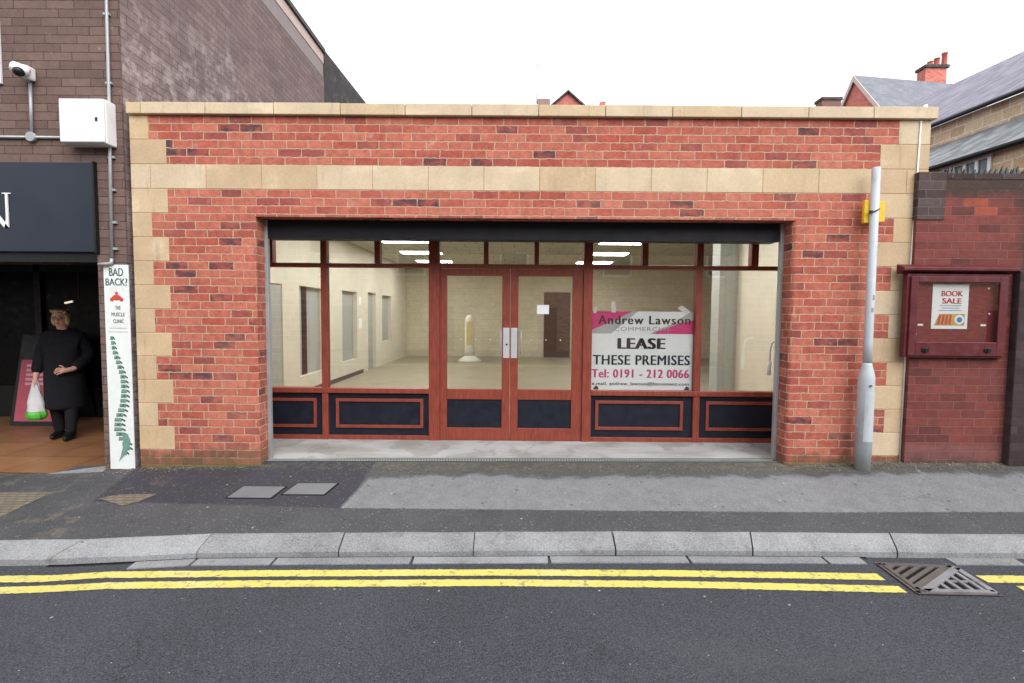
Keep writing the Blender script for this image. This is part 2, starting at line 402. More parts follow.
c_ = t.mix(t.mul(t.ss(t.noise(.55, t.scaled(t.pos(), (.35, 1.4, 1)), detail=4), .5, .68), .3), c_, lin(92, 92, 96))
c_ = t.mix(t.mul(t.ss(t.noise(1.7, detail=5, rough=.7), .6, .72), .35), c_, lin(44, 44, 47))
c_ = cracks(t, c_, .4, .004, .45); c_ = litter(t, c_, 1.15, .010); c_ = litter(t, c_, 2.6, .005)
M_road = t.done(c_, .78, t.bump(t.math('ADD', n2, n3), .8, .006), spec=.3)

t = NT('pavement_tarmac')
P = t.xyz(); X, Y_ = P[0], P[1]
n1 = t.noise(1.5, detail=5, rough=.6); n2 = t.noise(95, detail=3, rough=.75); n4 = t.noise(7, detail=6, rough=.7)
wob = t.math('SUBTRACT', t.noise(3.5, detail=5, rough=.65), .5)
wob2 = t.math('SUBTRACT', t.noise(26, detail=3), .5)
xs = t.math('ADD', X, t.mul(wob2, .03)); ys = t.math('ADD', Y_, t.mul(wob2, .03))
c_ = t.mix(t.lr(n1, .3, .7), lin(68, 69, 73), lin(82, 83, 86))
# darker newer tarmac panel at the left
edge = t.math('ADD', t.mul(Y_, .28), xs)
pd = t.mul(t.ss(edge, -4.02, -3.98), t.ss(xs, -1.46, -1.5), t.ss(t.math('ADD', ys, t.mul(X, .04)), -1.01, -.97))
c_ = t.mix(pd, c_, lin(60, 59, 67))
# pale worn concrete strip
topy = t.math('ADD', ys, t.mul(wob, .5))
pl = t.mul(t.ss(t.math('ADD', xs, t.mul(ys, -.12)), -1.42, -1.37), t.ss(ys, -.935, -.915), t.ss(topy, -.2, -.33))
c_ = t.mix(pl, c_, t.mix(t.lr(n4, .3, .7), lin(110, 112, 116), lin(127, 129, 134)))
# stained band beside the wall
st = t.mul(t.ss(topy, -.3, -.12), t.ss(xs, -1.6, -1.3), .7)
c_ = t.mix(st, c_, t.mix(n4, lin(66, 65, 62), lin(96, 94, 88)))
ms_ = t.mul(t.ss(t.math('ADD', Y_, t.mul(t.noise(9, detail=6, rough=.7), .3)), -.02, .12), t.ss(t.noise(13, detail=5, rough=.7), .42, .6))
c_ = t.mix(t.mul(ms_, t.ss(X, 1.5, 4.2, .3, .75)), c_, t.mix(t.noise(25), lin(134, 128, 112), lin(92, 90, 72)))
# worn sandy patches near the passage
wp = t.mul(t.ss(t.noise(4, detail=6, rough=.7), .52, .66), t.ss(X, -3.2, -3.7), .5)
c_ = t.mix(wp, c_, lin(120, 112, 100))
kk = t.lr(n2, .3, .7, .6, 1.4)
c_ = t.mix(1, c_, t.node('ShaderNodeCombineColor', {0: kk, 1: kk, 2: kk}).outputs[0], 'MULTIPLY')
c_ = t.mix(t.mul(t.ss(n4, .58, .75), .25), c_, lin(60, 58, 56))
c_ = specks(t, c_, .5, 60, lin(150, 150, 150)); c_ = cracks(t, c_, .6, .004, .32); c_ = gum(t, c_); c_ = gum(t, c_, 3.1, .013, lin(128, 128, 126), .4); c_ = litter(t, c_, 1.2, .010); c_ = litter(t, c_, 3.0, .005)
M_pave = t.done(c_, .82, t.bump(n2, .6, .005), spec=.25)

t = NT('kerb_concrete')
n1 = t.noise(3, detail=6, rough=.65); n2 = t.noise(90, detail=4, rough=.75)
oi = t.node('ShaderNodeObjectInfo').outputs['Random']
k = t.math('ADD', t.math('ADD', t.lr(n1, .3, .7, .8, 1.16), t.lr(n2, .3, .7, -.42, .42)), t.lr(oi, 0, 1, -.12, .12))
c_ = t.mix(1, lin(138, 140, 144), t.node('ShaderNodeCombineColor', {0: k, 1: k, 2: k}).outputs[0], 'MULTIPLY')
c_ = t.mix(t.mul(t.ss(t.noise(5, detail=5, rough=.7), .55, .72), .55), c_, lin(96, 94, 88))
c_ = t.mix(t.mul(t.ss(t.noise(11, detail=6, rough=.7), .62, .72), .4), c_, lin(78, 76, 70))
M_kerb = t.done(c_, .85, t.bump(t.math('ADD', n1, n2), .5, .006), spec=.25)
t = NT('slab_concrete')
n1 = t.noise(1.8, t.scaled(t.pos(), (.6, 2, 1)), detail=5, rough=.6); n2 = t.noise(70, detail=4)
c_ = t.mix(t.ss(n1, .4, .62), lin(172, 173, 175), lin(150, 149, 146)); c_ = t.mix(t.mul(t.ss(t.noise(3.2, detail=5, dist=.5), .52, .6), .5), c_, lin(128, 124, 118))
c_ = t.mix(t.lr(n2, .3, .7, 0, .18), c_, lin(120, 116, 110))
M_slab = t.done(c_, .75, t.bump(n2, .3, .003), spec=.3)
t = NT('yellow_road_paint')
n2 = t.noise(60, detail=4, rough=.75)
c_ = t.mix(t.ss(n2, .58, .7), lin(206, 196, 104), lin(150, 144, 104)); c_ = t.mix(t.mul(t.ss(t.noise(2.5, detail=4), .5, .7), .4), c_, lin(208, 202, 146))
c_ = t.mix(t.mul(t.ss(t.noise(16, detail=7, rough=.8), .53, .64), .8), c_, lin(104, 102, 84))
M_yellow = t.done(c_, .7, t.bump(n2, .4, .004))
t = NT('terracotta_tile')
br = t.node('ShaderNodeTexBrick', {'Vector': t.uv(), 'Color1': (0, 0, 0), 'Color2': (1, 1, 1), 'Mortar': (.5, .5, .5), 'Scale': 1.0, 'Mortar Size': .006, 'Mortar Smooth': .2, 'Brick Width': .6, 'Row Height': .6}, offset=0)
c_ = t.mix(br.outputs[0], lin(148, 104, 72), lin(166, 118, 84)); c_ = t.mix(t.lr(t.noise(3, detail=5), .3, .7, 0, .5), c_, lin(112, 82, 62))
c_ = t.mix(br.outputs[1], c_, lin(70, 52, 42))
M_tile = t.done(c_, .4, t.bump(br.outputs[1], -.3, .003))
t = NT('small_brick_paving')
br = t.node('ShaderNodeTexBrick', {'Vector': t.uv(), 'Color1': lin(112, 104, 92), 'Color2': lin(130, 121, 106), 'Mortar': lin(70, 67, 62), 'Scale': 1.0, 'Mortar Size': .006, 'Mortar Smooth': .3, 'Brick Width': .09, 'Row Height': .055}, offset=.5)
M_setts = t.done(t.mix(t.lr(t.noise(6, detail=5), .3, .7, 0, .5), br.outputs[0], lin(106, 98, 86)), .85, t.bump(br.outputs[1], -.5, .004))
M_rust = plain('rusty_iron', lin(92, 86, 84), .7, .25, grain=90, bump=.3)
M_iron = plain('worn_iron', lin(140, 141, 146), .55, .2, grain=90, bump=.3, metal=.2, dirt=lin(104, 92, 84), dirt_amt=.5)
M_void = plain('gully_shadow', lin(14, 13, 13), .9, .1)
M_cover = plain('steel_cover', lin(116, 119, 126), .5, .1, grain=120, bump=.3, metal=.2)
M_debris = plain('leaf_grit', lin(134, 126, 106), .9, .5, scale=60)
M_moss = plain('moss', lin(88, 96, 52), .95, .4, scale=50)

# ---------------------------------------------------------------- ground
def zf(x):                                # height of the pavement along the building line
    pts = [(-30, -.03), (-5.5, -.035), (-4.6, .0), (-4, .06), (-2.67, .1), (2.87, .145), (4.1, .215), (6, .24), (30, .3)]
    for (a, b), (c, d) in zip(pts, pts[1:]):
        if x <= c: return b+(d-b)*(x-a)/(c-a)
    return pts[-1][1]
def yk(x):                                # back edge of the kerb
    pts = [(-30, -3.2), (-9, -1.95), (-5.3, -1.62), (-3.9, -1.505), (-3.27, -1.475), (-2.36, -1.36), (-1.33, -1.32), (-.3, -1.289), (.8, -1.257), (1.93, -1.242), (4, -1.238), (30, -1.23)]
    for (a, b), (c, d) in zip(pts, pts[1:]):
        if x <= c: return b+(d-b)*(x-a)/(c-a)
    return pts[-1][1]
def zp(x, y): return -.032+(zf(x)+.032)*min(1, (y-yk(x))/(.1-yk(x))*1.02)
obj('ground', MB().poly([(-300, -300, -.5), (300, -300, -.5), (300, 300, -.5), (-300, 300, -.5)]), M_pave, kind='structure')
mb = MB()
mb.poly([(-60, -12, -.155), (60, -12, -.155), (60, -1.3, -.155), (-60, -1.3, -.155)]) if False else None
xs_ = [-30+i*.5 for i in range(121)]
for a, b in zip(xs_, xs_[1:]):
    mb.poly([(a, -12, -.155), (b, -12, -.155), (b, yk(b)-.06, -.155), (a, yk(a)-.06, -.155)])
obj('road', mb, M_road, kind='structure')
mb = MB()
xs_ = [-30, -20, -12, -9, -7]+[-6+i*.1 for i in range(121)]+[7, 9, 12, 20, 30]
for a, b in zip(xs_, xs_[1:]):
    n = 8
    for j in range(n):
        f0, f1 = j/n, (j+1)/n
        pt = lambda x, f: (x, yk(x)+(.23-yk(x))*f, zp(x, yk(x)+(.23-yk(x))*f))
        mb.poly([pt(a, f0), pt(b, f0), pt(b, f1), pt(a, f1)], True)
obj('pavement', mb, M_pave, kind='structure')

# kerb stones
kx = [-7.5, -6.4, -5.35, -4.3, -3.27, -2.363, -1.33, -.297, .808, 1.929, 3.058, 4.15, 5.25, 6.3]
klab = ['grey kerb stone at the very start of the row, before the curve', 'grey kerb stone on the curve beside the small brick paving', 'grey kerb stone beside the pavement at the extreme left of the picture', 'grey kerb stone at the far left, just before the first dark open joint',
        'grey kerb stone left of the two utility covers, beside the red and dark gutter strip', 'grey kerb stone in front of the two square utility covers, moss in both joints',
        'grey kerb stone in front of the left shop window', 'pale kerb stone in front of the double doors, left of centre',
        'pale kerb stone in front of the shop doors and lease board', 'pale kerb stone in front of the right shop window',
        'pale kerb stone between the right brick pier and the gully grate', 'pale kerb stone directly above the gully grate at the right', 'kerb stone past the gully grate at the extreme right']
first = None
for i in range(len(kx)-1):
    a, b = kx[i]+rnd.uniform(.003, .008), kx[i+1]-rnd.uniform(.003, .008)
    prof = [(0, -.33), (0, -.03), (-.022, -.034), (-.135, -.092), (-.152, -.112), (-.156, -.16), (-.156, -.33)]
    mb = MB(); N = 4; sk = rnd.uniform(-.012, .012)
    rows = []
    for k in range(N+1):
        x = a+(b-a)*k/N; dz = rnd.uniform(-.003, .003)
        sk_ = .85 if x < -3 else (.2 if x < -2 else (.32 if x > 1.5 else 0))
        rows.append([(x+sk_*p[0], yk(x)+p[0], p[1]+dz) for p in prof])
    for r1, r2 in zip(rows, rows[1:]):
        for k in range(len(prof)-1): mb.poly([r1[k], r2[k], r2[k+1], r1[k+1]])
    mb.poly(rows[0]); mb.poly(rows[-1][::-1])
    o = obj('kerb_stone', mb, M_kerb, origin=((a+b)/2, yk((a+b)/2), -.155))
    tag(o, klab[min(i, len(klab)-1)], 'kerb stone', 'kerb stones along the road edge')
# flat channel stones in the gutter
cj = [(-2.80, -2.38), (-2.37, -1.79), (-1.78, -.76), (-.75, .28), (.29, 1.35), (1.36, 2.40), (2.41, 2.70), (3.36, 3.9)]
clab = ['first short pale gutter slab at the left end of the row', 'second pale gutter slab in the row, below the mossy kerb joint', 'long gutter slab below the utility covers and left window',
        'gutter slab in front of the left shop window and door', 'gutter slab in front of the double doors and lease board', 'gutter slab in front of the right shop window',
        'short gutter slab touching the left corner of the gully grate', 'gutter slab right of the gully grate']
for (a, b), lb in zip(cj, clab):
    mb = MB()
    ya, yb = yk(a)-.172, yk(b)-.172
    mb.hexa([(a, ya-.1, -.3), (b, yb-.1, -.3), (b, yb, -.3), (a, ya, -.3)], [(a+.008, ya-.092, -.147), (b-.008, yb-.092, -.147), (b-.004, yb, -.145), (a+.004, ya, -.145)])
    o = obj('gutter_slab', mb, M_kerb, origin=((a+b)/2, (ya+yb)/2-.05, -.155)); tag(o, lb, 'gutter slab', 'gutter slabs below the kerb')
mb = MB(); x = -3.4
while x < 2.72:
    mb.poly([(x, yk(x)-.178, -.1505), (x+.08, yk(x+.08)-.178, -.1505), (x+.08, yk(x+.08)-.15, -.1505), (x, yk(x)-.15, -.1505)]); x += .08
obj('gutter_gap_shade', mb, M_void, kind='structure')  # near-black strip painting the shade in the gap between kerb and slabs
# double yellow lines
def stripe(name, pts, w, label=None):
    mb = MB(); z = -.151
    fine = []
    for (x0, y0), (x1, y1) in zip(pts, pts[1:]):
        m = max(2, int((x1-x0)/.018))
        for k in range(m): fine.append((x0+(x1-x0)*k/m, y0+(y1-y0)*k/m))
    fine.append(pts[-1])
    for k, (x, y) in enumerate(fine):
        jt = rnd.uniform(-.0035, .0035); jb = rnd.uniform(-.0035, .0035)
        fine[k] = ((x, y+w/2+jt, z), (x, y-w/2+jb, z))
    for p, q in zip(fine, fine[1:]): mb.poly([p[1], q[1], q[0], p[0]])
    return obj(name, mb, M_yellow, kind='structure')
stripe('yellow_line', [(-12, -2.35), (-5, -1.93), (-3.6, -1.83), (-3.25, -1.815), (-2.9, -1.76), (-1.8, -1.72), (-.08, -1.676), (1.2, -1.665), (2.66, -1.685)], .088)
stripe('yellow_line', [(-12, -2.5), (-5, -2.09), (-3.45, -1.965), (-3.15, -1.945), (-2.75, -1.895), (-1.8, -1.855), (-.08, -1.81), (1.2, -1.81), (2.69, -1.845)], .085)
stripe('yellow_line', [(3.37, -1.70), (4, -1.70), (14, -1.7)], .095)
stripe('yellow_line', [(3.52, -1.835), (4, -1.835), (14, -1.84)], .092)

# ---------------------------------------------------------------- the shop
shop = thing('brick_shop', 'single storey red brick shop with sandstone quoins and empty glazed front', 'shop', (0, .1, .1))
def rounded_pier(x0, x1, z0, z1, side, y1=.172, r=.035):
    pts = []
    if side > 0:      # opening on the right hand side
        pts = [(x0, 0), *[(x1-r+r*math.sin(a), r-r*math.cos(a)) for a in [R(q) for q in (0, 22, 45, 68, 90)]], (x1, y1-.04), (x0, y1)]
        pts[-2] = (x1, y1); 
    else:
        pts = [(x1, 0), (x1, y1), (x0, y1), *[(x0+r-r*math.sin(a), r-r*math.cos(a)) for a in [R(q) for q in (90, 68, 45, 22, 0)]]]
    return [(x, y, z0) for x, y in pts], (0, 0, z1-z0)
mb = MB((0.03, ZB))
p, d = rounded_pier(XL, JL, -.2, ZL, 1, r=.012); mb.prism(p, d)
p, d = rounded_pier(JR, XR, -.2, ZL, -1, r=.04); mb.prism(p, d)
mb.box(XL, XR, 0, .16, ZL, 3.74)
obj('front_wall', mb, M_brick, shop)
# quoins
def quoin(x0, x1, z0, z1, k):
    obj('quoin_stone', MB().box(x0, x1, -.004, .15, z0+.003, z1-.003), M_stones[k % 4], shop, bevel=.004)
seq = [(6, 9, .19), (3, 6, .37)]+[(-3*(i+1), -3*i, .37 if i % 2 == 0 else .2) for i in range(11)]
for i, (a, b, w) in enumerate(seq):
    quoin(XL-.002, XL+w, ZB+a*C, ZB+b*C, rnd.choice([0, 1, 2, 3]))
    quoin(XR-w-.13, XR+.002, ZB+a*C, ZB+b*C, rnd.choice([0, 1, 2, 3]))
# stone band and coping, one mesh each with open joints
x = XL+.2; seg = []
quoin(XL-.002, x-.003, ZB, ZB+3*C, 1)
while x < XR-.35:
    w = .575 if x < XR-.95 else XR-.22-x
    seg.append((x, x+w)); x += w
quoin(x+.003, XR+.002, ZB, ZB+3*C, 2)
for a, b in seg:
    obj('band_stone', MB().box(a+.002, b-.002, -.004, .15, ZB+.003, ZB+3*C-.003), M_stones[rnd.choice([0, 1, 1, 3])], shop, bevel=.003)
x = XL-.004; e = XR+.04
while x < e-.02:
    w = .15 if x < XL else rnd.choice([.68, .66, .7]); b = min(x+w, e)
    if e-b < .25: b = e
    obj('coping_stone', MB().box(x+.003, b-.003, -.045, .3, 3.735, 3.735+.115+rnd.uniform(-.003, .003)), M_stones[rnd.choice([1, 1, 0])], shop, bevel=.006)
    x = b
# shutter box, guide rails
obj('shutter_box', MB().box(JL+.02, JR-.05, .19, .36, 2.52, 2.78), plain('shutter_paint', lin(19, 21, 31), .6, .2), shop, bevel=.002)
for x0, x1 in ((JL-.05, JL+.032), (JR-.032, JR+.05)):
    obj('guide_rail', MB().box(x0, x1, .174, .225, .1, 2.711), M_pipegrey, shop, bevel=.004)
# shopfront timber, set back under the shutter
FY0, FY1, GY = .778, .865, .824  # shopfront, door and lease board numbers scaled about the camera to this depth
obj('shopfront_frame', MB().box(-3.332, 3.551, FY0, FY1, 2.62, 2.72).box(-3.332, -1.027, FY0, FY1, 2.27, 2.32).box(-.894, .837, FY0, FY1, 2.27, 2.32).box(.947, 3.551, FY0, FY1, 2.27, 2.32)
     .box(-3.332, -1.027, FY0-.022, FY1, .749, .809).box(.947, 3.551, FY0-.022, FY1, .743, .803).box(-3.332, -1.027, FY0, FY1, .153, .227).box(.947, 3.551, FY0, FY1, .153, .227), M_wood, shop, bevel=.005)
for a, b in ((-1.027, -.894), (.837, .947)):
    obj('door_post', MB().box(a, b, FY0-.016, FY1+.001, .153, 2.618), M_wood, shop, bevel=.006)
for a, b in ((-2.329, -2.257), (2.192, 2.27)):
    obj('mullion', MB().box(a, b, FY0-.009, FY1+.001, .158, 2.618), M_wood, shop, bevel=.005)
for a, b in ((-2.972, -2.904), (-1.679, -1.612), (-.366, -.306), (.24, .297), (1.537, 1.609), (2.844, 2.928)):
    obj('mullion', MB().box(a, b, FY0-.007, FY1+.001, 2.321, 2.619), M_wood, shop, bevel=.004)
for a, b, z0, z1 in ((-3.332, -2.329, .809, 2.27), (-2.257, -1.027, .809, 2.27), (.947, 2.192, .803, 2.27), (2.27, 3.551, .803, 2.27),
                     (-3.332, -2.972, 2.32, 2.62), (-2.904, -2.329, 2.32, 2.62), (-2.257, -1.679, 2.32, 2.62), (-1.612, -1.027, 2.32, 2.62), (-.894, -.366, 2.32, 2.62), (-.306, .24, 2.32, 2.62), (.297, .837, 2.32, 2.62),
                     (.947, 1.537, 2.32, 2.62), (1.609, 2.192, 2.32, 2.62), (2.27, 2.844, 2.32, 2.62), (2.928, 3.551, 2.32, 2.62)):
    obj('window_pane', MB().poly([(a, GY, z0), (b, GY, z0), (b, GY, z1), (a, GY, z1)]), M_glass, shop)
def moulding(x0, x1, z0, z1, w, y, parent):
    obj('moulding', MB().box(x0, x1, y-.02, y, z0, z0+w).box(x0, x1, y-.02, y, z1-w, z1).box(x0, x0+w, y-.02, y, z0+w, z1-w).box(x1-w, x1, y-.02, y, z0+w, z1-w), M_wood, parent, bevel=.003)
for a, b, ma, mb_ in ((-3.332, -2.329, -3.28, -2.404), (-2.257, -1.027, -2.169, -1.098), (.947, 2.192, 1.005, 2.076), (2.27, 3.551, 2.355, 3.45)):
    pn = obj('stall_panel', MB().box(a, b, FY0+.027, FY0+.07, .227, .744), M_navy, shop)
    moulding(ma, mb_, .317, .678, .037, FY0+.027, pn)
# doors
M_alu = plain('brushed_aluminium', lin(206, 208, 214), .35, .06, metal=.3)
for sgn, a, b in ((1, -.894, -.045), (-1, -.040, .837)):
    g0, g1 = (a+.085, b-.096) if sgn > 0 else (a+.096, b-.129)
    DY0, DY1 = FY0+.006, FY0+.06
    door = obj('door', MB().box(a, g0, DY0, DY1, .17, 2.262).box(g1, b, DY0, DY1, .17, 2.262).box(g0, g1, DY0, DY1, 2.182, 2.262).box(g0, g1, DY0, DY1, .68, .806).box(g0, g1, DY0, DY1, .17, .33), M_wood, shop, bevel=.005)
    obj('door_glass', MB().poly([(g0, GY-.01, .806), (g1, GY-.01, .806), (g1, GY-.01, 2.182), (g0, GY-.01, 2.182)]), M_glass, door)
    obj('kick_panel', MB().box(g0, g1, DY0+.016, DY0+.04, .33, .68), M_navy, door)
    px0 = b-.082 if sgn > 0 else a+.009
    obj('push_plate', MB().box(px0, px0+.076, DY0-.006, DY0-.001, 1.191, 1.557), M_alu, door, bevel=.002)
    hx = g1-.013 if sgn > 0 else g0+.03
    obj('pull_handle', MB().tube([(hx, DY0+.02, 1.24), (hx, DY0-.055, 1.25), (hx, DY0-.065, 1.29), (hx, DY0-.065, 1.46), (hx, DY0-.055, 1.505), (hx, DY0+.02, 1.514)], .01, 8), M_pipegrey, door)
    if sgn > 0: obj('lock', MB().tube([(px0+.044, DY0-.012, 1.355), (px0+.044, DY0, 1.355)], .012, 10), M_ink, door)
    for q in range(3):
        hx2 = g0+(g1-g0)*(.25+.27*q)
        obj('glass_marker', MB().tube([(hx2, GY-.014, 1.412), (hx2, GY-.012, 1.412)], .008, 8), M_paper, door)
# paved recess in front of it
mb = MB()
mb.prism([(-3.34, .18, -.1), (-3.34, .18, .1), (-3.34, .775, .175), (-3.34, .775, -.1)], (6.9, 0, 0))
for v in mb.v: v.z += (.012*(v.x-JL)/(JR-JL) if v.y < .3 and v.z > 0 else 0)
obj('threshold_slab', mb, M_slab, shop)
obj('recess_lining', MB().box(-3.36, -3.335, .226, .777, .1, 2.74), M_plaster, shop)
obj('recess_lining', MB().box(3.552, 3.58, .226, .777, .1, 2.74), M_plaster, shop)
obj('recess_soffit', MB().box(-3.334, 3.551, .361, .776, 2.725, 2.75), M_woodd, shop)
# the room
RX0, RX1, RY1, RZ0, RZ1 = -3.9, 7.4, 12.6, .2, 3.4
obj('shop_floor', MB().box(RX0-.1, 4.0, .866, RY1, .05, RZ0).box(4.001, RX1, 3.5, RY1, .05, RZ0), M_floorin, shop)
obj('shop_ceiling', MB().box(RX0-.1, 4.0, .3, RY1, RZ1, RZ1+.1).box(4.001, RX1, 3.5, RY1, RZ1, RZ1+.1), M_ceil, shop)
obj('back_wall', MB((0, .2)).box(RX0-.15, RX1+.2, RY1, RY1+.22, -.2, 3.6), M_blk, shop)
ops = [(2.4, 3.1, .4, 2.2), (3.75, 4.9, .55, 2.22), (5.95, 7.0, .6, 2.25), (7.9, 8.65, .2, 2.3), (9.3, 10.4, .9, 2.28)]
mb = MB(); y = .62
for a, b, z0, z1 in ops:
    mb.box(RX0-.1, RX0, y, a, RZ0, RZ1); mb.box(RX0-.1, RX0, a, b, z1, RZ1)
    if z0 > RZ0+.05: mb.box(RX0-.1, RX0, a, b, RZ0, z0)
    y = b
mb.box(RX0-.1, RX0, y, RY1, RZ0, RZ1)
obj('side_wall', mb, M_plaster, shop)
for i, (a, b, z0, z1) in enumerate(ops):
    dp = .02 if i == 0 else .1
    obj('recess_panel', MB().box(RX0-.12, RX0-dp, a-.05, b+.05, z0-.04, z1+.05), M_greypanel if i != 1 else M_greypanel, shop)
    if i == 1: obj('recess_panel', MB().box(RX0-.099, RX0-.085, a+.3, a+.5, z0+.001, z1-.001), M_black, shop)
obj('skirting', MB().box(RX0, RX0+.015, .9, 7.45, RZ0, RZ0+.09), M_darkwood, shop)
obj('side_wall', MB().box(3.9, 4.05, .62, 3.6, RZ0, RZ1).box(4.05, RX1, 3.4, 3.6, RZ0, RZ1), M_plaster, shop)
obj('pilaster', MB().box(3.58, 3.9, 3.42, 3.75, RZ0, RZ1), M_greypanel, shop)
obj('outer_wall', MB((0, ZB)).box(RX1, RX1+.2, 3.4, RY1, -.2, 3.6), M_brown, shop)
obj('outer_wall', MB((0, ZB)).box(4.06, XR-.001, .174, 3.39, -.2, 3.6), M_brown, shop)
obj('flat_roof', MB().box(XL+.02, XR-.02, .161, 3.39, 3.55, 3.66).box(XL+.02, RX1+.2, 3.39, RY1+.2, 3.6, 3.68), M_soot, shop)
obj('inner_frontage', MB().box(RX0, -3.361, .62, .86, .1, 3.4), M_plaster, shop)
obj('inner_frontage', MB().box(3.581, 3.899, .62, .86, .1, 3.4), M_plaster, shop)
obj('inner_frontage', MB().box(-3.36, 3.58, .78, .86, 2.721, 3.4), M_plaster, shop)
bd = obj('back_door', MB().box(1.1, 2.05, RY1-.05, RY1, RZ0, 2.55), M_darkwood, shop, bevel=.01)
obj('door_panel', MB().box(1.22, 1.53, RY1-.062, RY1-.05, .5, 1.2).box(1.62, 1.93, RY1-.062, RY1-.05, .5, 1.2).box(1.22, 1.53, RY1-.062, RY1-.05, 1.4, 2.35).box(1.62, 1.93, RY1-.062, RY1-.05, 1.4, 2.35), M_darkwood, bd, bevel=.008)
obj('wall_switch', MB().box(3.885, 3.899, 1.9, 2.0, 1.75, 1.85), M_greypanel, shop)
obj('wall_switch', MB().box(3.885, 3.899, 1.2, 1.27, 1.72, 1.78), M_greypanel, shop)
obj('notice', MB().box(RX0, RX0+.01, 7.1, 7.3, 1.95, 2.15), M_paper, shop)
obj('notice', MB().box(RX0, RX0+.01, 7.1, 7.35, 1.35, 1.6), M_paper, shop)
# ceiling lights
ll = [('left', -2.48), ('right', 2.48)]; rows = [1.9, 3.9, 5.95, 8.0, 10.1]
names = {5.95: 'nearest', 8.0: 'middle', 10.1: 'farthest'}
for w, lx in ll:
    for ry in rows:
        L = thing('ceiling_light', 'lit ceiling panel inside the shop, %s in the %s row' % (names.get(ry, 'out of sight near the front' if ry < 3 else 'second from the front'), w), 'ceiling light', (lx, ry, RZ1-.05), 'ceiling lights inside the shop')
        obj('diffuser', MB().box(lx-.53, lx+.53, ry-.26, ry+.26, RZ1-.045, RZ1-.012), M_lamp, L)
        obj('light_frame', MB().box(lx-.57, lx+.57, ry-.3, ry-.262, RZ1-.04, RZ1-.002).box(lx-.57, lx+.57, ry+.262, ry+.3, RZ1-.04, RZ1-.002).box(lx-.57, lx-.532, ry-.262, ry+.262, RZ1-.04, RZ1-.002).box(lx+.532, lx+.57, ry-.262, ry+.262, RZ1-.04, RZ1-.002), M_white, L)
# bollard standing in the room
b0 = Vector((-1.42, 10.6, RZ0))
B = thing('bollard', 'white bollard with a yellow panel seen through the left glass door', 'bollard', b0)
M_bol = plain('white_plastic', lin(208, 206, 192), .4, .05); M_bolf = plain('yellow_plastic', lin(196, 178, 122), .4, .08)
obj('base', MB().lathe(b0, [(.38, 0), (.38, .05), (.3, .1), (.2, .16), (.17, .2)], 20), M_bol, B)
obj('shaft', MB().lathe(b0, [(.17, .18), (.16, .4), (.155, 1.3), (.13, 1.42), (.07, 1.5), (.0, 1.52)], 20), M_bol, B)
obj('reflector', MB().box(b0.x-.09, b0.x+.09, b0.y-.175, b0.y-.14, .55+RZ0, 1.3+RZ0), M_bolf, B, bevel=.01)

# line drain in front of the ramp
dr = thing('line_drain', 'slotted metal line drain along the foot of the pale shop threshold', 'drain', (0, -.03, .1))
def zd(x): return zp(x, .09)+.004
mb = MB(); xa, xb, da, db = JL+.012, JR-.03, .1, .178
mb.hexa([(xa, da, zd(xa)-.05), (xb, da, zd(xb)-.05), (xb, db, zd(xb)-.05), (xa, db, zd(xa)-.05)], [(xa, da, zd(xa)), (xb, da, zd(xb)), (xb, db, zd(xb)), (xa, db, zd(xa))])
obj('channel', mb, M_void, dr)
mb = MB(); x = xa+.005
while x < xb-.02:
    mb.box(x, x+.015, da+.006, db-.004, zd(x)-.005, zd(x)+.006); x += .03
for y in (da+.001, db-.01): mb.hexa([(xa, y, zd(xa)-.03), (xb, y, zd(xb)-.03), (xb, y+.008, zd(xb)-.03), (xa, y+.008, zd(xa)-.03)], [(xa, y, zd(xa)+.005), (xb, y, zd(xb)+.005), (xb, y+.008, zd(xb)+.005), (xa, y+.008, zd(xa)+.005)])
obj('grating', mb, M_pipegrey, dr)

# utility covers
for i, (pts, lb) in enumerate((([(-2.604, -.765), (-2.581, -.534), (-2.17, -.534), (-2.2, -.765)], 'square grey metal utility cover, the left one nearer the kerb'),
                               ([(-2.131, -.69), (-2.093, -.46), (-1.70, -.456), (-1.74, -.69)], 'square grey metal utility cover, the right one nearer the shop'))):
    cx = sum(p[0] for p in pts)/4; cy = sum(p[1] for p in pts)/4
    o = thing('utility_cover', lb, 'manhole cover', (cx, cy, zp(cx, cy)), 'utility covers in the pavement')
    P_ = lambda k, s_, dz: (cx+(pts[k][0]-cx)*s_, cy+(pts[k][1]-cy)*s_, zp(cx+(pts[k][0]-cx)*s_, cy+(pts[k][1]-cy)*s_)+dz)
    obj('frame', MB().hexa([P_(k, 1.06, -.03) for k in range(4)], [P_(k, 1.06, .004) for k in range(4)]), M_void, o)
    obj('lid', MB().hexa([P_(k, .97, -.02) for k in range(4)], [P_(k, .97, .009) for k in range(4)]), M_cover, o, bevel=.002)
# small brick paved patches, 4 mm above the tarmac
for pts in ([(-7, -.6), (-4.34, -.61), (-4.28, -1.15), (-4.6, -1.28), (-7, -1.3)], [(-3.76, -.78), (-3.63, -.70), (-3.29, -.69), (-3.33, -.84), (-3.42, -.93)]):
    mb = MB(); mb.poly([(x, y, zp(x, y)+.005) for x, y in pts]); obj('paving_patch', mb, M_setts, kind='structure')

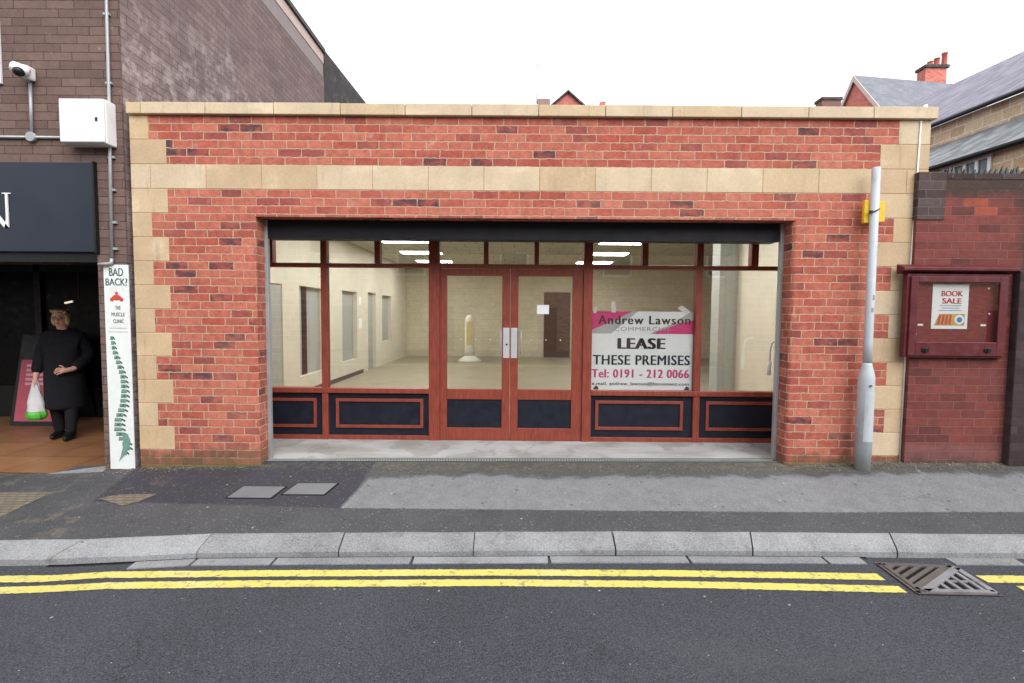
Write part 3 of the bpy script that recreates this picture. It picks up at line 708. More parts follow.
# gully grate
G = [Vector((2.765, -1.5, 0)), Vector((3.335, -1.535, 0)), Vector((3.3, -1.91, 0)), Vector((2.745, -1.9, 0))]
gz = -.15
gg = thing('gully_grate', 'square iron gully grate with slanting slots, rusty left half and grey right half', 'drain grate', (3.03, -1.7, -.155))
cx = sum((p for p in G), Vector())/4
def gp(u, v): return G[0]*(1-u)*(1-v)+G[1]*u*(1-v)+G[2]*u*v+G[3]*(1-u)*v
obj('pit', MB().poly([(*p.xy, gz+.002) for p in G]), M_void, gg)
def gbar(mb, u0, v0, u1, v1, w, z1=.014):
    a = gp(u0, v0); b = gp(u1, v1); d = (b-a).normalized(); n = Vector((-d.y, d.x, 0))*w/2
    mb.hexa([(*(a-n).xy, gz+.003), (*(b-n).xy, gz+.003), (*(b+n).xy, gz+.003), (*(a+n).xy, gz+.003)], [(*(a-n).xy, gz+z1), (*(b-n).xy, gz+z1), (*(b+n).xy, gz+z1), (*(a+n).xy, gz+z1)])
mb = MB()
for e_ in ((0, .02, 1, .02), (0, .98, 1, .98), (.02, 0, .02, 1), (.98, 0, .98, 1)): gbar(mb, *e_, .035, .006)
obj('grate_frame', mb, M_rust, gg)
mb = MB()           # left half: triangle (0,0) (1,0) (0,1)
gbar(mb, .04, .06, .93, .06, .035); gbar(mb, .055, .05, .055, .93, .03); gbar(mb, .92, .06, .05, .92, .04)
for k in (.2, .36, .52, .68, .82): gbar(mb, .05+k*.0, k*1.02, k*1.02, .05, .026, .013)
obj('grate_half', mb, M_rust, gg)
mb = MB()           # right half: triangle (1,0) (1,1) (0,1)
gbar(mb, .96, .1, .12, .95, .045, .016); gbar(mb, .945, .12, .945, .96, .04, .016); gbar(mb, .12, .945, .96, .945, .035, .016)
for k in (.3, .44, .58, .72, .85): gbar(mb, k, 1-k+.08, k, .94, .026, .015)
gbar(mb, .55, .6, .95, .6, .02, .012)
obj('grate_half', mb, M_iron, gg)

# ---------------------------------------------------------------- lease board in the window
lb = thing('lease_board', 'white and magenta board in the shop window saying lease these premises', 'sign', (1.57, .84, .8))
LX0, LX1, LZ0, LZ1, LY = .954, 2.19, .808, 1.768, .834
obj('board', MB().box(LX0, LX1, LY, LY+.008, LZ0, LZ1), M_paper, lb)
W = LX1-LX0; hd = 1.497
def lx(f): return LX0+W*f
def flat(pts, y): return MB().prism([(lx(u), LY-y, z) for u, z in pts], (0, .0008, 0))
obj('silver_band', flat([(0, hd), (.19, hd), (.45, LZ1), (0, LZ1)], .001), M_silver, lb)
obj('silver_band', flat([(.5, hd), (1, hd), (1, LZ1), (.5, LZ1)], .001), M_silver, lb)
obj('magenta_band', flat([(0, hd+.045), (.08, hd+.085), (.4, LZ1), (0, LZ1)], .003), M_pink, lb)
obj('magenta_band', flat([(.6, hd), (1, hd), (1, LZ1-.1), (.84, hd+.12)], .003), M_pink, lb)
obj('white_band', flat([(.2, hd), (.57, hd), (.8, hd+.13), (.97, LZ1), (.46, LZ1)], .002), M_paper, lb)
text('lettering', 'Andrew Lawson', lx(.06), lx(.97), 1.612, 1.716, LY-.005, M_ink, lb, .028, spacing=1.15)
text('lettering', 'COMMERCIAL', lx(.22), lx(.78), 1.53, 1.579, LY-.005, M_greyink, lb, .0, spacing=1.1)
text('lettering', 'LEASE', lx(.255), lx(.73), 1.311, 1.443, LY-.003, M_ink, lb, .06, spacing=1.12)
text('lettering', 'THESE PREMISES', lx(.015), lx(.975), 1.115, 1.235, LY-.003, M_ink, lb, .032, spacing=1.1)
text('lettering', 'Tel: 0191 - 212 0066', lx(.005), lx(.97), .956, 1.06, LY-.003, M_mag, lb, .04, spacing=1.1)
text('lettering', 'e.mail. andrew_lawson@btconnect.com', lx(.01), lx(.97), .853, .905, LY-.003, M_ink, lb, .02, spacing=1.08)
M_tape = plain('clear_tape', lin(225, 225, 222), .3, .05)
for pts in ([(.19, 1.754), (.235, 1.754), (.225, 1.885), (.185, 1.885)], [(.84, 1.81), (.88, 1.845), (.96, 1.78), (.925, 1.74)], [(.012, 1.743), (.04, 1.743), (.05, 1.83), (.02, 1.81)]):
    obj('tape', flat(pts, .004), M_tape, lb)
for u in (.05, .95): obj('fixing_clip', flat([(u-.03, .81), (u+.026, .81), (u+.018, .845), (u-.005, .855)], .006), M_ink, lb)
tag(obj('paper_note', MB().box(.281, .426, .805, .807, 1.727, 1.837), M_paper, origin=(.35, .806, 1.727)), 'small plain white paper stuck on the right glass door', 'paper')
hk = at(769, 375, .5); ht = at(776, 341, .5)
tag(obj('hooked_pipe', MB().tube([(ht.x+.06, .5, ht.z+.01), (ht.x-.0, .5, ht.z), (ht.x-.05, .5, ht.z-.03), (hk.x+.004, .5, ht.z-.1), (hk.x, .5, hk.z+.15)], .011, 8).tube([(hk.x, .5, hk.z+.16), (hk.x-.004, .5, hk.z)], .022, 8), M_white, origin=tuple(hk)), 'white hooked pipe in the recess at the right end of the shop window', 'pipe')

# ---------------------------------------------------------------- lamp post stump
px, py = 3.615, -.14
pz = zp(px, py)
pst = thing('cut_off_lamp_post', 'pale grey steel post with a wide base standing before the right brick pier', 'post', (px, py, pz))
t = NT('grey_post_paint')
n1 = t.noise(5, t.scaled(t.pos(), (1, 1, .4)), detail=6, rough=.7); n2 = t.noise(24, detail=5, rough=.75)
c_ = t.mix(t.ss(n1, .5, .75), lin(186, 194, 202), lin(160, 166, 172)); c_ = t.mix(t.mul(t.ss(n2, .62, .7), .6), c_, lin(110, 106, 100)); c_ = t.mix(t.mul(t.ss(t.noise(9, detail=4), .6, .72), .4), c_, lin(222, 226, 230))
zz = t.xyz()[2]
c_ = t.mix(t.mul(t.ss(t.math('ADD', zz, t.mul(n1, .2)), .5, .32), .35), c_, lin(160, 156, 146))
M_post = t.done(c_, .5, t.bump(n2, .15, .003))
obj('base', MB().lathe((px, py, pz), [(.071, -.05), (.071, .14), (.0745, .142), (.0745, .93), (.072, .97), (.06, 1.02), (.045, 1.08), (.041, 1.1)], 24), M_post, pst)
obj('shaft', MB().lathe((px, py, pz), [(.04, 1.09), (.04, 1.3), (.0385, 3.06), (.024, 3.065), (0, 3.066)], 20), M_post, pst)
obj('access_door', MB().prism([(px+(.0775 if k < 9 else .07)*math.sin(R(a)), py-(.0775 if k < 9 else .07)*math.cos(R(a)), pz+.3) for k, a in enumerate([-40, -30, -20, -10, 0, 10, 20, 30, 40, 40, 30, 20, 10, 0, -10, -20, -30, -40])], (0, 0, .5)), M_post, pst)
obj('lock', MB().box(px-.02, px+.002, py-.084, py-.07, pz+.865, pz+.882), M_rust, pst)
obj('sticker_scrap', MB().box(px-.01, px+.01, py-.0415, py-.035, pz+1.62, pz+1.66), M_greyink, pst)
obj('sticker_scrap', MB().box(px-.002, px+.014, py-.0415, py-.034, pz+1.74, pz+1.79), M_greyink, pst)
M_yp = plain('yellow_plate', lin(228, 190, 52), .5, .08)
obj('back_plate', MB().prism([(px-.075, py+.06, 2.67), (px+.155, py+.06, 2.69), (px+.155, py+.06, 2.9), (px-.075, py+.06, 2.9)], (0, .012, 0)).box(px-.085, px-.035, py+.02, py+.059, 2.67, 2.9), M_yp, pst, bevel=.012)
obj('cable_tie', MB().tube([(px+.0415*math.cos(a), py+.0415*math.sin(a), 2.785+.02*math.cos(a)) for a in [2*math.pi*k/24 for k in range(25)]], .006, 6).box(px-.06, px-.038, py-.03, py-.01, 2.76, 2.785), M_black, pst)

# white conduit up the end of the shop
tag(obj('white_conduit', MB().tube([(4.098, -.012, .2), (4.108, -.012, 2.2), (4.14, -.012, 3.72)], .0075, 8).tube([(4.27, .1, 3.845), (4.27, .1, 3.93)], .018, 8), M_white, origin=(4.12, -.02, .2)), 'thin white conduit running up the right end of the brick shop', 'pipe')

# ---------------------------------------------------------------- boundary wall, notice board, gatepost
bw = thing('boundary_wall', 'old maroon brick boundary wall with sooty top to the right of the shop', 'wall', (5, 0, .2))
WT = 3.185
obj('wall', MB((4.085, .15)).box(4.112, 14, -.055, .2, -.2, WT-.05), M_maroon, bw)
obj('corner_pier', MB((4.085, .15)).box(4.108, 4.385, -.066, .21, 2.72, WT+.012), M_pier, bw)
obj('brick_coping', MB((4.085, WT-.05)).box(4.385, 14, -.062, .207, WT-.05, WT), M_pier, bw)
mb = MB(); x = 4.42
while x < 6.6:
    h = rnd.uniform(.05, .09); w = .03; y = .0
    for yy in (-.03, .06):
        xx = x+rnd.uniform(-.012, .012)+(.02 if yy > 0 else 0)
        mb.hexa([(xx-.018, yy-.018, WT-.002), (xx+.018, yy-.018, WT-.002), (xx+.018, yy+.018, WT-.002), (xx-.018, yy+.018, WT-.002)],
                [(xx-.003+.008, yy-.003, WT+h), (xx+.003+.008, yy-.003, WT+h), (xx+.003+.008, yy+.003, WT+h), (xx-.003+.008, yy+.003, WT+h)])
    x += .055
obj('spike_strip', mb, M_black, bw)

nb = thing('notice_board', 'maroon wooden glazed notice board on the old brick wall', 'notice board', (4.53, -.06, 1.3))
M_mar = plain('maroon_gloss_paint', lin(92, 36, 42), .4, .15, dirt=lin(120, 86, 86), dirt_amt=.35, dscale=8)
M_felt = plain('maroon_back_board', lin(118, 38, 46), .7, .12, dirt=lin(92, 40, 44), dirt_amt=.5, dscale=3)
NX0, NX1, NZ0, NZ1 = 4.0, 5.035, 1.31, 2.165
obj('case', MB().box(NX0, NX0+.045, -.115, -.056, NZ0, NZ1).box(NX1-.045, NX1, -.115, -.056, NZ0, NZ1).box(NX0+.045, NX1-.045, -.115, -.056, NZ0, NZ0+.03).box(NX0+.045, NX1-.045, -.115, -.056, NZ1-.05, NZ1), M_mar, nb, bevel=.004)
obj('back_board', MB().box(NX0+.045, NX1-.045, -.075, -.057, NZ0+.03, NZ1-.05), M_felt, nb)
dr_ = obj('glazed_door', MB().box(NX0+.03, NX0+.105, -.134, -.1155, NZ0+.02, NZ1-.03).box(NX1-.105, NX1-.03, -.134, -.1155, NZ0+.02, NZ1-.03).box(NX0+.105, NX1-.105, -.134, -.1155, NZ0+.02, NZ0+.16).box(NX0+.105, NX1-.105, -.134, -.1155, NZ1-.085, NZ1-.03), M_mar, nb, bevel=.004)
obj('glass', MB().poly([(NX0+.105, -.124, NZ0+.16), (NX1-.105, -.124, NZ0+.16), (NX1-.105, -.124, NZ1-.085), (NX0+.105, -.124, NZ1-.085)]), M_glass, dr_)
obj('hood', MB().prism([(NX0-.07, -.16, NZ1+.03), (NX0-.07, -.16, NZ1+.06), (NX0-.07, -.056, NZ1+.1), (NX0-.07, -.056, NZ1)], (NX1-NX0+.13, 0, 0)), M_mar, nb, bevel=.004)
for x in (NX0+.2, NX1-.2): obj('latch', MB().box(x-.035, x+.035, -.143, -.1345, NZ0+.06, NZ0+.1).box(x-.01, x+.01, -.151, -.143, NZ0+.05, NZ0+.1), M_black, nb, bevel=.003)
for x, z in ((NX0+.13, 2.02), (NX1-.17, 2.02), (NX0+.14, 1.55), (NX1-.15, 1.76)): obj('pin', MB().ell((x, -.08, z), (.011, .008, .011), 8, 5), M_white, nb)
for x in (NX0+.16, NX1-.23): obj('paper_tag', MB().box(x, x+.055, -.079, -.076, 1.635, 1.655), M_paper, nb)
po = thing('poster', 'white book sale poster pinned inside the maroon notice board', 'poster', (4.47, -.08, 1.6))
PX0, PX1, PZ0, PZ1 = 4.295, 4.665, 1.605, 2.065; PY = -.08
obj('sheet', MB().box(PX0, PX1, PY, PY+.002, PZ0, PZ1), M_paper, po)
text('lettering', 'BOOK', PX0+.09, PX1-.06, 1.94, 1.995, PY-.002, plain('crimson_print', lin(186, 50, 78), .6, .05), po, .03)
text('lettering', 'SALE', PX0+.1, PX1-.07, 1.865, 1.92, PY-.002, bpy.data.materials['crimson_print'], po, .03)
M_blueink = plain('pale_blue_print', lin(150, 160, 190), .6, .05)
for z, a, b in ((1.84, .08, .3), (1.815, .1, .28), (1.79, .07, .3)): obj('print_line', MB().box(PX0+a, PX0+b, PY-.0015, PY-.0005, z, z+.008), M_blueink, po)
obj('picture', MB().prism([(PX0+.03, PY-.001, 1.64), (PX1-.03, PY-.001, 1.64), (PX1-.03, PY-.001, 1.76), (PX0+.08, PY-.001, 1.76)], (0, .0005, 0)), plain('ochre_print', lin(196, 160, 90), .6, .3, scale=40), po)
mb = MB()
for k in range(4): mb.prism([(PX0+.055+.04*k, PY-.003, 1.65), (PX0+.08+.04*k, PY-.003, 1.65), (PX0+.1+.035*k, PY-.003, 1.75), (PX0+.08+.035*k, PY-.003, 1.75)], (0, .001, 0))
obj('picture', mb, M_redink, po)
obj('picture', MB().tube([(PX1-.085, PY-.003, 1.70), (PX1-.085, PY-.002, 1.70)], .05, 16), M_paper, po)
obj('picture', MB().tube([(PX1-.085, PY-.005, 1.70), (PX1-.085, PY-.004, 1.70)], .028, 16), plain('blue_print', lin(70, 130, 190), .6, .2), po)

gpz = zp(5.2, -.2)
tag(obj('brick_gatepost', MB((5.04, gpz)).box(5.13, 5.6, -.13, .05, -.1, 2.2), brick('dark_gatepost_brick', [(0, lin(58, 48, 50)), (1, lin(76, 62, 64))], lin(66, 56, 58), bw=.25, rh=.0872, ms=.004, bumpk=.5), origin=(5.25, -.1, gpz), bevel=.008), 'dark sooty gatepost standing in front of the boundary wall at the extreme right', 'gatepost')

# leaf litter and grit along the foot of the walls
mb = MB()
for k in range(900):
    if rnd.random() < .62: x = rnd.uniform(2.95, 5.05)
    elif rnd.random() < .5: x = rnd.uniform(-2.6, 2.8)
    else: x = rnd.uniform(-4.4, -2.7)
    lim = -.07 if x > 2.95 or x < -2.7 else -.1
    y = lim+.04-abs(rnd.gauss(0, .07 if x < 4.1 else .12)); s_ = rnd.uniform(.004, .014); a = rnd.uniform(0, 6.3)
    z = zp(x, y)+.004; c_, q_ = math.cos(a)*s_, math.sin(a)*s_
    mb.poly([(x-c_, y-q_, z), (x+q_*.6, y-c_*.6, z+rnd.uniform(0, .006)), (x+c_, y+q_, z+rnd.uniform(0, .01)), (x-q_*.6, y+c_*.6, z+.003)])
obj('leaf_litter', mb, M_debris, kind='stuff')
mb = MB()
for k in range(420):
    if rnd.random() < .12: x = rnd.choice(kx[4:9])+rnd.gauss(0, .004); y = yk(x)-rnd.uniform(-.005, .03); z = -.042
    else: x = rnd.uniform(-3.95, -2.5); y = -.012-abs(rnd.gauss(0, .02)); z = zp(x, y)
    s_ = rnd.uniform(.004, .011); mb.ell((x, y, z), (s_, s_, s_*.8), 5, 3)
obj('moss', mb, M_moss, kind='stuff')

# ---------------------------------------------------------------- the brown brick building on the left
lbd = thing('brown_brick_building', 'two storey brown brick building with a dark open passage at street level', 'building', (-6.5, 1, 0))
LX = -4.03; LYF = -.02
obj('front_wall', MB((-4.03, .01)).box(-12, LX, LYF, .0, 3.22, 7.2).box(-4.335, LX, LYF, .0, -.2, 3.22), M_brown, lbd)
obj('side_wall', MB((0.1, .01)).box(LX-.3, LX-.003, .001, 5.4, -.2, 6.66), M_brown_side, lbd)
obj('parapet_band', MB((0.1, .01)).box(LX-.3, LX-.02, .001, 5.4, 6.68, 6.95), M_lead, lbd)
obj('parapet_band', MB().box(LX-.3, LX-.01, .001, 5.4, 6.955, 7.16), M_pinkstone, lbd)
obj('parapet_coping', MB().box(LX-.34, LX+.03, .001, 5.4, 7.165, 7.25), M_black, lbd)
obj('rear_wall', MB().prism([(LX-.3, 5.405, -.2), (LX-.3, 11.5, -.2), (LX-.3, 11.5, 7.05), (LX-.3, 8.7, 7.4), (LX-.3, 5.405, 7.24)], (.31, 0, 0)), M_soot, lbd)
obj('roof', MB().box(-12, LX-.34, .001, 11, 6.6, 6.7), M_soot, lbd)
win = obj('window_frame', MB().box(-5.30, -5.232, LYF-.03, -.021, 4.02, 5.4).box(-6.4, -5.301, LYF-.03, -.021, 4.02, 4.1), M_white, lbd, bevel=.006)
obj('pane', MB().box(-6.4, -5.301, -.03, -.0215, 4.1, 5.4), M_fascia, win)
# the passage
PZ = -.03
obj('passage_floor', MB((-5.5, -.02)).box(-12, -4.336, .0, 5.2, -.3, PZ+.02), M_tile, lbd)
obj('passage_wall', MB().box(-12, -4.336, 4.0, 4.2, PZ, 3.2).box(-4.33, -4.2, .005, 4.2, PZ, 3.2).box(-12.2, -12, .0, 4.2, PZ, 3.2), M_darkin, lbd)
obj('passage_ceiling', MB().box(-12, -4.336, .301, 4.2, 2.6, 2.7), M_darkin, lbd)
obj('shutter_housing', MB().box(-12, -4.34, -.018, .3, 2.225, 2.36), M_black, lbd)
obj('passage_partition', MB().box(-9.2, -6.05, 2.75, 2.85, PZ, .5).box(-9.2, -9.1, 2.75, 2.85, .5, 2.6).box(-7.75, -7.65, 2.75, 2.85, .5, 2.6).box(-6.15, -6.05, 2.75, 2.85, .5, 2.6).box(-9.1, -6.15, 2.75, 2.85, 2.35, 2.6), M_black, lbd)
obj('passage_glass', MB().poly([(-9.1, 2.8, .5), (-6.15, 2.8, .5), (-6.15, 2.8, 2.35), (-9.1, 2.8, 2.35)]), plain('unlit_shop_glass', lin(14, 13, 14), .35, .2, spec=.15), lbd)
obj('door_panel', MB().box(-6.9, -6.0, 3.9, 3.99, PZ, 2.3), plain('dim_brown_door', lin(52, 40, 36), .6, .2), lbd)
# concrete lip broken at the corner
mb = MB()
mb.hexa([(-4.95, -.03, -.1), (-4.33, -.06, -.1), (-4.33, .16, -.1), (-4.55, .12, -.1)], [(-4.95, -.03, -.012), (-4.34, -.05, .03), (-4.34, .15, .04), (-4.55, .12, .0)])
obj('door_step', mb, M_kerb, lbd)
pl_ = thing('passage_light', 'thin lit ceiling light deep inside the dark passage', 'ceiling light', (-6.6, 3.1, 2.3))
t = NT('dim_lamp'); em = t.node('ShaderNodeEmission', {0: (1, .9, .72), 1: .5}); t.l.new(em.outputs[0], t.out.inputs[0])
p0 = at(65, 303, 2.2); p1 = at(79, 300, 2.2)
ORG[pl_.name] = Vector(p0); pl_.location = p0
obj('lamp', MB().tube([p0, p0+(p1-p0)*.55], .014, 8), t.m, pl_)
obj('arm', MB().tube([p0+(p1-p0)*.5, p1, (p1.x, p1.y, 2.6)], .009, 8), M_rust, pl_)

# fascia sign
fs = thing('shop_sign', 'dark blue fascia sign with a white serif letter over the dark passage', 'sign', (-6.5, -.1, 2.36))
obj('panel', MB().box(-12, -4.325, -.06, -.021, 2.325, 3.235), M_fascia, fs, bevel=.006)
obj('edge_trim', MB().box(-4.324, -4.305, -.065, -.021, 2.315, 3.245), M_black, fs)
nx1, nz0, nz1, ny = -5.195, 2.57, 2.93, -.073
def pr(pts): return [(nx1+a*.34, ny, nz0+b*.35) for a, b in pts]
obj('lettering', MB().prism(pr([(-.12, 0), (0, 0), (0, .97), (-.07, .97), (-.07, .25)]), (0, .011, 0)).prism(pr([(-.16, .97), (.09, .97), (.09, 1), (-.16, 1)]), (0, .011, 0))
    .prism(pr([(-1, 1), (-.8, 1), (0, .0), (-.14, 0)]), (0, .010, 0)).prism(pr([(-.92, 0), (-.85, 0), (-.85, .93), (-.92, .93)]), (0, .011, 0)).prism(pr([(-1, 0), (-.77, 0), (-.77, .03), (-1, .03)]), (0, .011, 0)), M_white, fs)

# cabinet, conduits, camera
cb = thing('electrical_cabinet', 'white metal cabinet mounted on the brown brick wall above the sign', 'cabinet', (-4.31, -.1, 3.39))
CX0, CX1, CZ0, CZ1 = -4.537, -4.087, 3.393, 3.826
obj('box', MB().box(CX0, CX1, -.15, -.021, CZ0, CZ1), M_white, cb, bevel=.008)
dcb = obj('door', MB().box(CX0+.003, CX1-.003, -.178, -.152, CZ0+.004, CZ1-.004), M_white, cb, bevel=.01)
obj('lock', MB().box(CX1-.085, CX1-.062, -.184, -.178, 3.60, 3.64), M_ink, dcb, bevel=.003)
cv = thing('vertical_conduit', 'grey steel conduit running down the brown brick wall behind the white cabinet', 'pipe', (-4.14, -.04, 2.2))
obj('tube', MB().tube([(-4.118, -.045, 6.5), (-4.126, -.045, 4.86), (-4.137, -.045, 3.6), (-4.146, -.045, 3.3), (-4.165, -.045, 2.22)], .0155, 10), M_pipegrey, cv)
for z in (4.7, 4.02, 3.28, 2.95, 2.62, 2.35): obj('clip', MB().box(-4.17-.0*z, -4.105, -.05, -.021, z, z+.025), M_pipegrey, cv, bevel=.003)
obj('elbow', MB().tube([(-4.165, -.045, 2.26), (-4.167, -.05, 2.215), (-4.2, -.06, 2.205), (-4.29, -.06, 2.2)], .018, 10), M_pipegrey, cv)
ch = thing('horizontal_conduit', 'grey steel conduit with a round junction box running left from the white cabinet', 'pipe', (-4.94, -.04, 3.49))
obj('tube', MB().tube([(-9, -.04, 3.5), (-4.53, -.04, 3.488)], .0145, 10).tube([(-4.944, -.04, 3.49), (-4.938, -.04, 4.06)], .0145, 10), M_pipegrey, ch)
obj('junction_box', MB().tube([(-4.944, -.065, 3.49), (-4.944, -.021, 3.49)], .047, 16), M_pipegrey, ch)
cc = thing('security_camera', 'white security camera with a dark dome on the brown brick wall', 'security camera', (-4.9, -.1, 4.05))
obj('wall_mount', MB().hexa([(-4.99, -.12, 4.06), (-4.89, -.12, 4.04), (-4.885, -.021, 4.04), (-4.99, -.021, 4.06)], [(-4.98, -.13, 4.19), (-4.88, -.12, 4.17), (-4.885, -.021, 4.17), (-4.99, -.021, 4.19)]), M_white, cc, bevel=.02)
h0 = at(30, 73, -.12); h1 = at(10, 65.5, -.2)
obj('head', MB().tube([h0, h0+(h1-h0)*.25, h0+(h1-h0)*.6, h0+(h1-h0)*.9, h1], [.03, .048, .056, .052, .03], 14), M_white, cc)
ce = h0+(h1-h0)*.62
obj('dome', MB().ell((ce.x+.02, ce.y-.01, ce.z-.035), (.05, .05, .045), 14, 9), M_black, cc)
obj('bracket', MB().tube([(-4.94, -.06, 4.03), (-4.94, -.06, 4.075)], .02, 10), M_pipegrey, cc)

# spine banner sign on the pier
sp = thing('back_clinic_sign', 'tall narrow white sign with a drawing of a spine on the pier by the passage', 'sign', (-4.14, -.04, .05))
SX0, SX1, SZ0, SZ1, SY = -4.268, -4.01, .045, 2.2, -.034
obj('panel', MB().box(SX0, SX1, SY, SY+.012, SZ0, SZ1), plain('white_sign_panel', lin(226, 232, 232), .45, .04, dirt=lin(150, 160, 150), dirt_amt=.2), sp, bevel=.002)
text('lettering', 'BAD', SX0+.06, SX1-.05, 2.085, 2.165, SY-.002, M_greendark, sp, .02)
text('lettering', 'BACK?', SX0+.02, SX1-.01, 1.985, 2.06, SY-.002, M_greendark, sp, .02)
text('lettering', 'THE', SX0+.11, SX1-.09, 1.735, 1.775, SY-.002, M_greendark, sp, .02)
text('lettering', 'MUSCLE', SX0+.07, SX1-.05, 1.665, 1.705, SY-.002, M_greendark, sp, .02)
text('lettering', 'CLINIC', SX0+.085, SX1-.06, 1.595, 1.635, SY-.002, M_greendark, sp, .02)
mx_ = (SX0+SX1)/2
obj('emblem', MB().ell((mx_, SY-.001, 1.86), (.05, .0015, .03), 12, 6).ell((mx_-.05, SY-.001, 1.84), (.022, .0015, .022), 10, 6).ell((mx_+.05, SY-.001, 1.84), (.022, .0015, .022), 10, 6).ell((mx_, SY-.001, 1.905), (.016, .0015, .016), 10, 6), M_redink, sp)
obj('print_line', MB().box(SX0+.05, SX1-.03, SY-.0015, SY-.0005, 1.54, 1.545).box(SX0+.03, SX1-.02, SY-.0015, SY-.0005, 1.5, 1.505), M_greyink, sp)
body = MB(); proc = MB()
curve = [(0, -.075), (.1, -.06), (.2, -.02), (.32, .025), (.45, .035), (.56, .015), (.68, -.04), (.76, -.045), (.83, -.01), (.88, .03), (.93, .045), (1, -.035)]
def cx_at(f):
    for (a, b), (c, d) in zip(curve, curve[1:]):
        if f <= c: return b+(d-b)*(f-a)/(c-a)
    return curve[-1][1]
nV = 25
for k in range(nV):
    f = k/nV; z = 1.44-1.27*f; x = mx_+.01+cx_at(f); w = .016+.026*min(1, f*1.25)*(1 if f < .82 else max(.25, 1-(f-.82)*4)); h = 1.27/nV*.36
    dx = cx_at(min(1, f+.03))-cx_at(f)
    body.prism([(x-w, SY-.001, z-h), (x+w, SY-.001, z-h+dx*.3), (x+w*.9, SY-.001, z+h), (x-w*.9, SY-.001, z+h)], (0, .0008, 0))
    proc.prism([(x+w*.9, SY-.002, z-h*.2), (x+w*1.9, SY-.002, z-h*1.3), (x+w*2.1, SY-.002, z-h*.4), (x+w*1.1, SY-.002, z+h*.8)], (0, .0008, 0))
    proc.prism([(x-w, SY-.002, z-h*1.1), (x+w, SY-.002, z-h*1.1), (x+w, SY-.002, z-h*.75), (x-w, SY-.002, z-h*.75)], (0, .0008, 0))
    if k % 2 == 0: proc.prism([(x-w*.2, SY-.0025, z-h*.5), (x+w*.5, SY-.0025, z-h*.4), (x+w*.4, SY-.0025, z+h*.5), (x-w*.1, SY-.0025, z+h*.3)], (0, .0008, 0))
obj('spine_drawing', body, M_greenink, sp); obj('spine_drawing', proc, M_greendark, sp)
pel = [(.0, .36), (.06, .34), (.085, .28), (.07, .2), (.03, .13), (-.02, .08), (-.045, .05), (-.02, .12), (0, .2), (.01, .28)]
obj('spine_drawing', MB().prism([(mx_+a*1.0+.01, SY-.003, SZ0+.03+b) for a, b in pel], (0, .0008, 0)), M_greenink, sp)

# pavement sign behind the woman
ab0 = at(37, 421, 2.1); abz = -.01
A0 = Vector((at(9, 420, 2.1).x, 2.1, abz)); A1 = Vector((at(60, 420, 2.1).x, 2.1, abz))
ab = thing('pavement_sign', 'pink and black pavement sign standing behind the woman in the passage', 'sign', ((A0.x+A1.x)/2, 2.1, abz))
zt = at(38, 335, 2.2).z
def ap(u, v, off=0): return (A0.x+(A1.x-A0.x)*u+.14*v*0, 2.1+.22*v-off, abz+(zt-abz)*v)
fr1 = MB().hexa([ap(0, 0), ap(1, 0), ap(1, 0, -.03), ap(0, 0, -.03)], [ap(.06, 1), ap(.94, 1), ap(.94, 1, -.03), ap(.06, 1, -.03)])
obj('front_frame', fr1, M_black, ab)
obj('back_frame', MB().hexa([(A0.x, 2.75, abz), (A1.x, 2.75, abz), (A1.x, 2.78, abz), (A0.x, 2.78, abz)], [ap(.06, .98, -.032), ap(.94, .98, -.032), ap(.94, .98, -.06), ap(.06, .98, -.06)]), M_black, ab)
M_pb = plain('pink_poster_print', lin(190, 92, 112), .5, .1)
obj('poster', MB().poly([ap(.08, .05, .004), ap(.92, .05, .004), ap(.9, .72, .004), ap(.1, .72, .004)]), M_pb, ab)
for v, a, b in ((.66, .22, .72), (.61, .22, .8), (.56, .22, .76), (.51, .22, .8), (.46, .22, .6)):
    obj('print_line', MB().poly([ap(a, v-.017, .006), ap(b, v-.017, .006), ap(b, v+.012, .006), ap(a, v+.012, .006)]), plain('pale_pink_print', lin(232, 170, 186), .5, .1) if v == .66 else bpy.data.materials['pale_pink_print'], ab)
obj('print_block', MB().poly([ap(.4, .12, .006), ap(.7, .12, .006), ap(.72, .32, .006), ap(.45, .32, .006)]), M_greypanel, ab)
obj('emblem', MB().poly([ap(.4, .86, .006), ap(.44, .86, .006), ap(.44, .92, .006), ap(.4, .92, .006)]).poly([ap(.46, .86, .006), ap(.56, .86, .006), ap(.56, .90, .006), ap(.46, .9, .006)]).poly([ap(.6, .86, .006), ap(.63, .86, .006), ap(.63, .93, .006), ap(.6, .93, .006)]), M_paper, ab)

# ---------------------------------------------------------------- the woman
def skin(joints, bones, sub=2):
    """joints: name -> (xyz, radius or (rx, ry)); bones: pairs of names. One continuous surface grown round the bones."""
    names = list(joints); me = bpy.data.meshes.new('skin')
    me.from_pydata([joints[n][0] for n in names], [(names.index(a), names.index(b)) for a, b in bones], [])
    o = bpy.data.objects.new('skin', me); COL.objects.link(o)
    sk = o.modifiers.new('skin', 'SKIN'); sk.use_smooth_shade = True
    lay = me.skin_vertices[0] if me.skin_vertices else None
    if lay is None:
        bm = bmesh.new(); bm.from_mesh(me); bm.verts.layers.skin.verify(); bm.to_mesh(me); bm.free(); lay = me.skin_vertices[0]
    for i, n in enumerate(names):
        r = joints[n][1]; lay.data[i].radius = r if isinstance(r, tuple) else (r, r); lay.data[i].use_root = (i == 0)
    ss_ = o.modifiers.new('sub', 'SUBSURF'); ss_.levels = sub; ss_.render_levels = sub
    dg = bpy.context.evaluated_depsgraph_get(); dg.update()
    m2 = bpy.data.meshes.new_from_object(o.evaluated_get(dg))
    bpy.data.objects.remove(o); bpy.data.meshes.remove(me)
    return m2
wz = PZ+.02
W0 = Vector((-6.12, 1.48, wz))
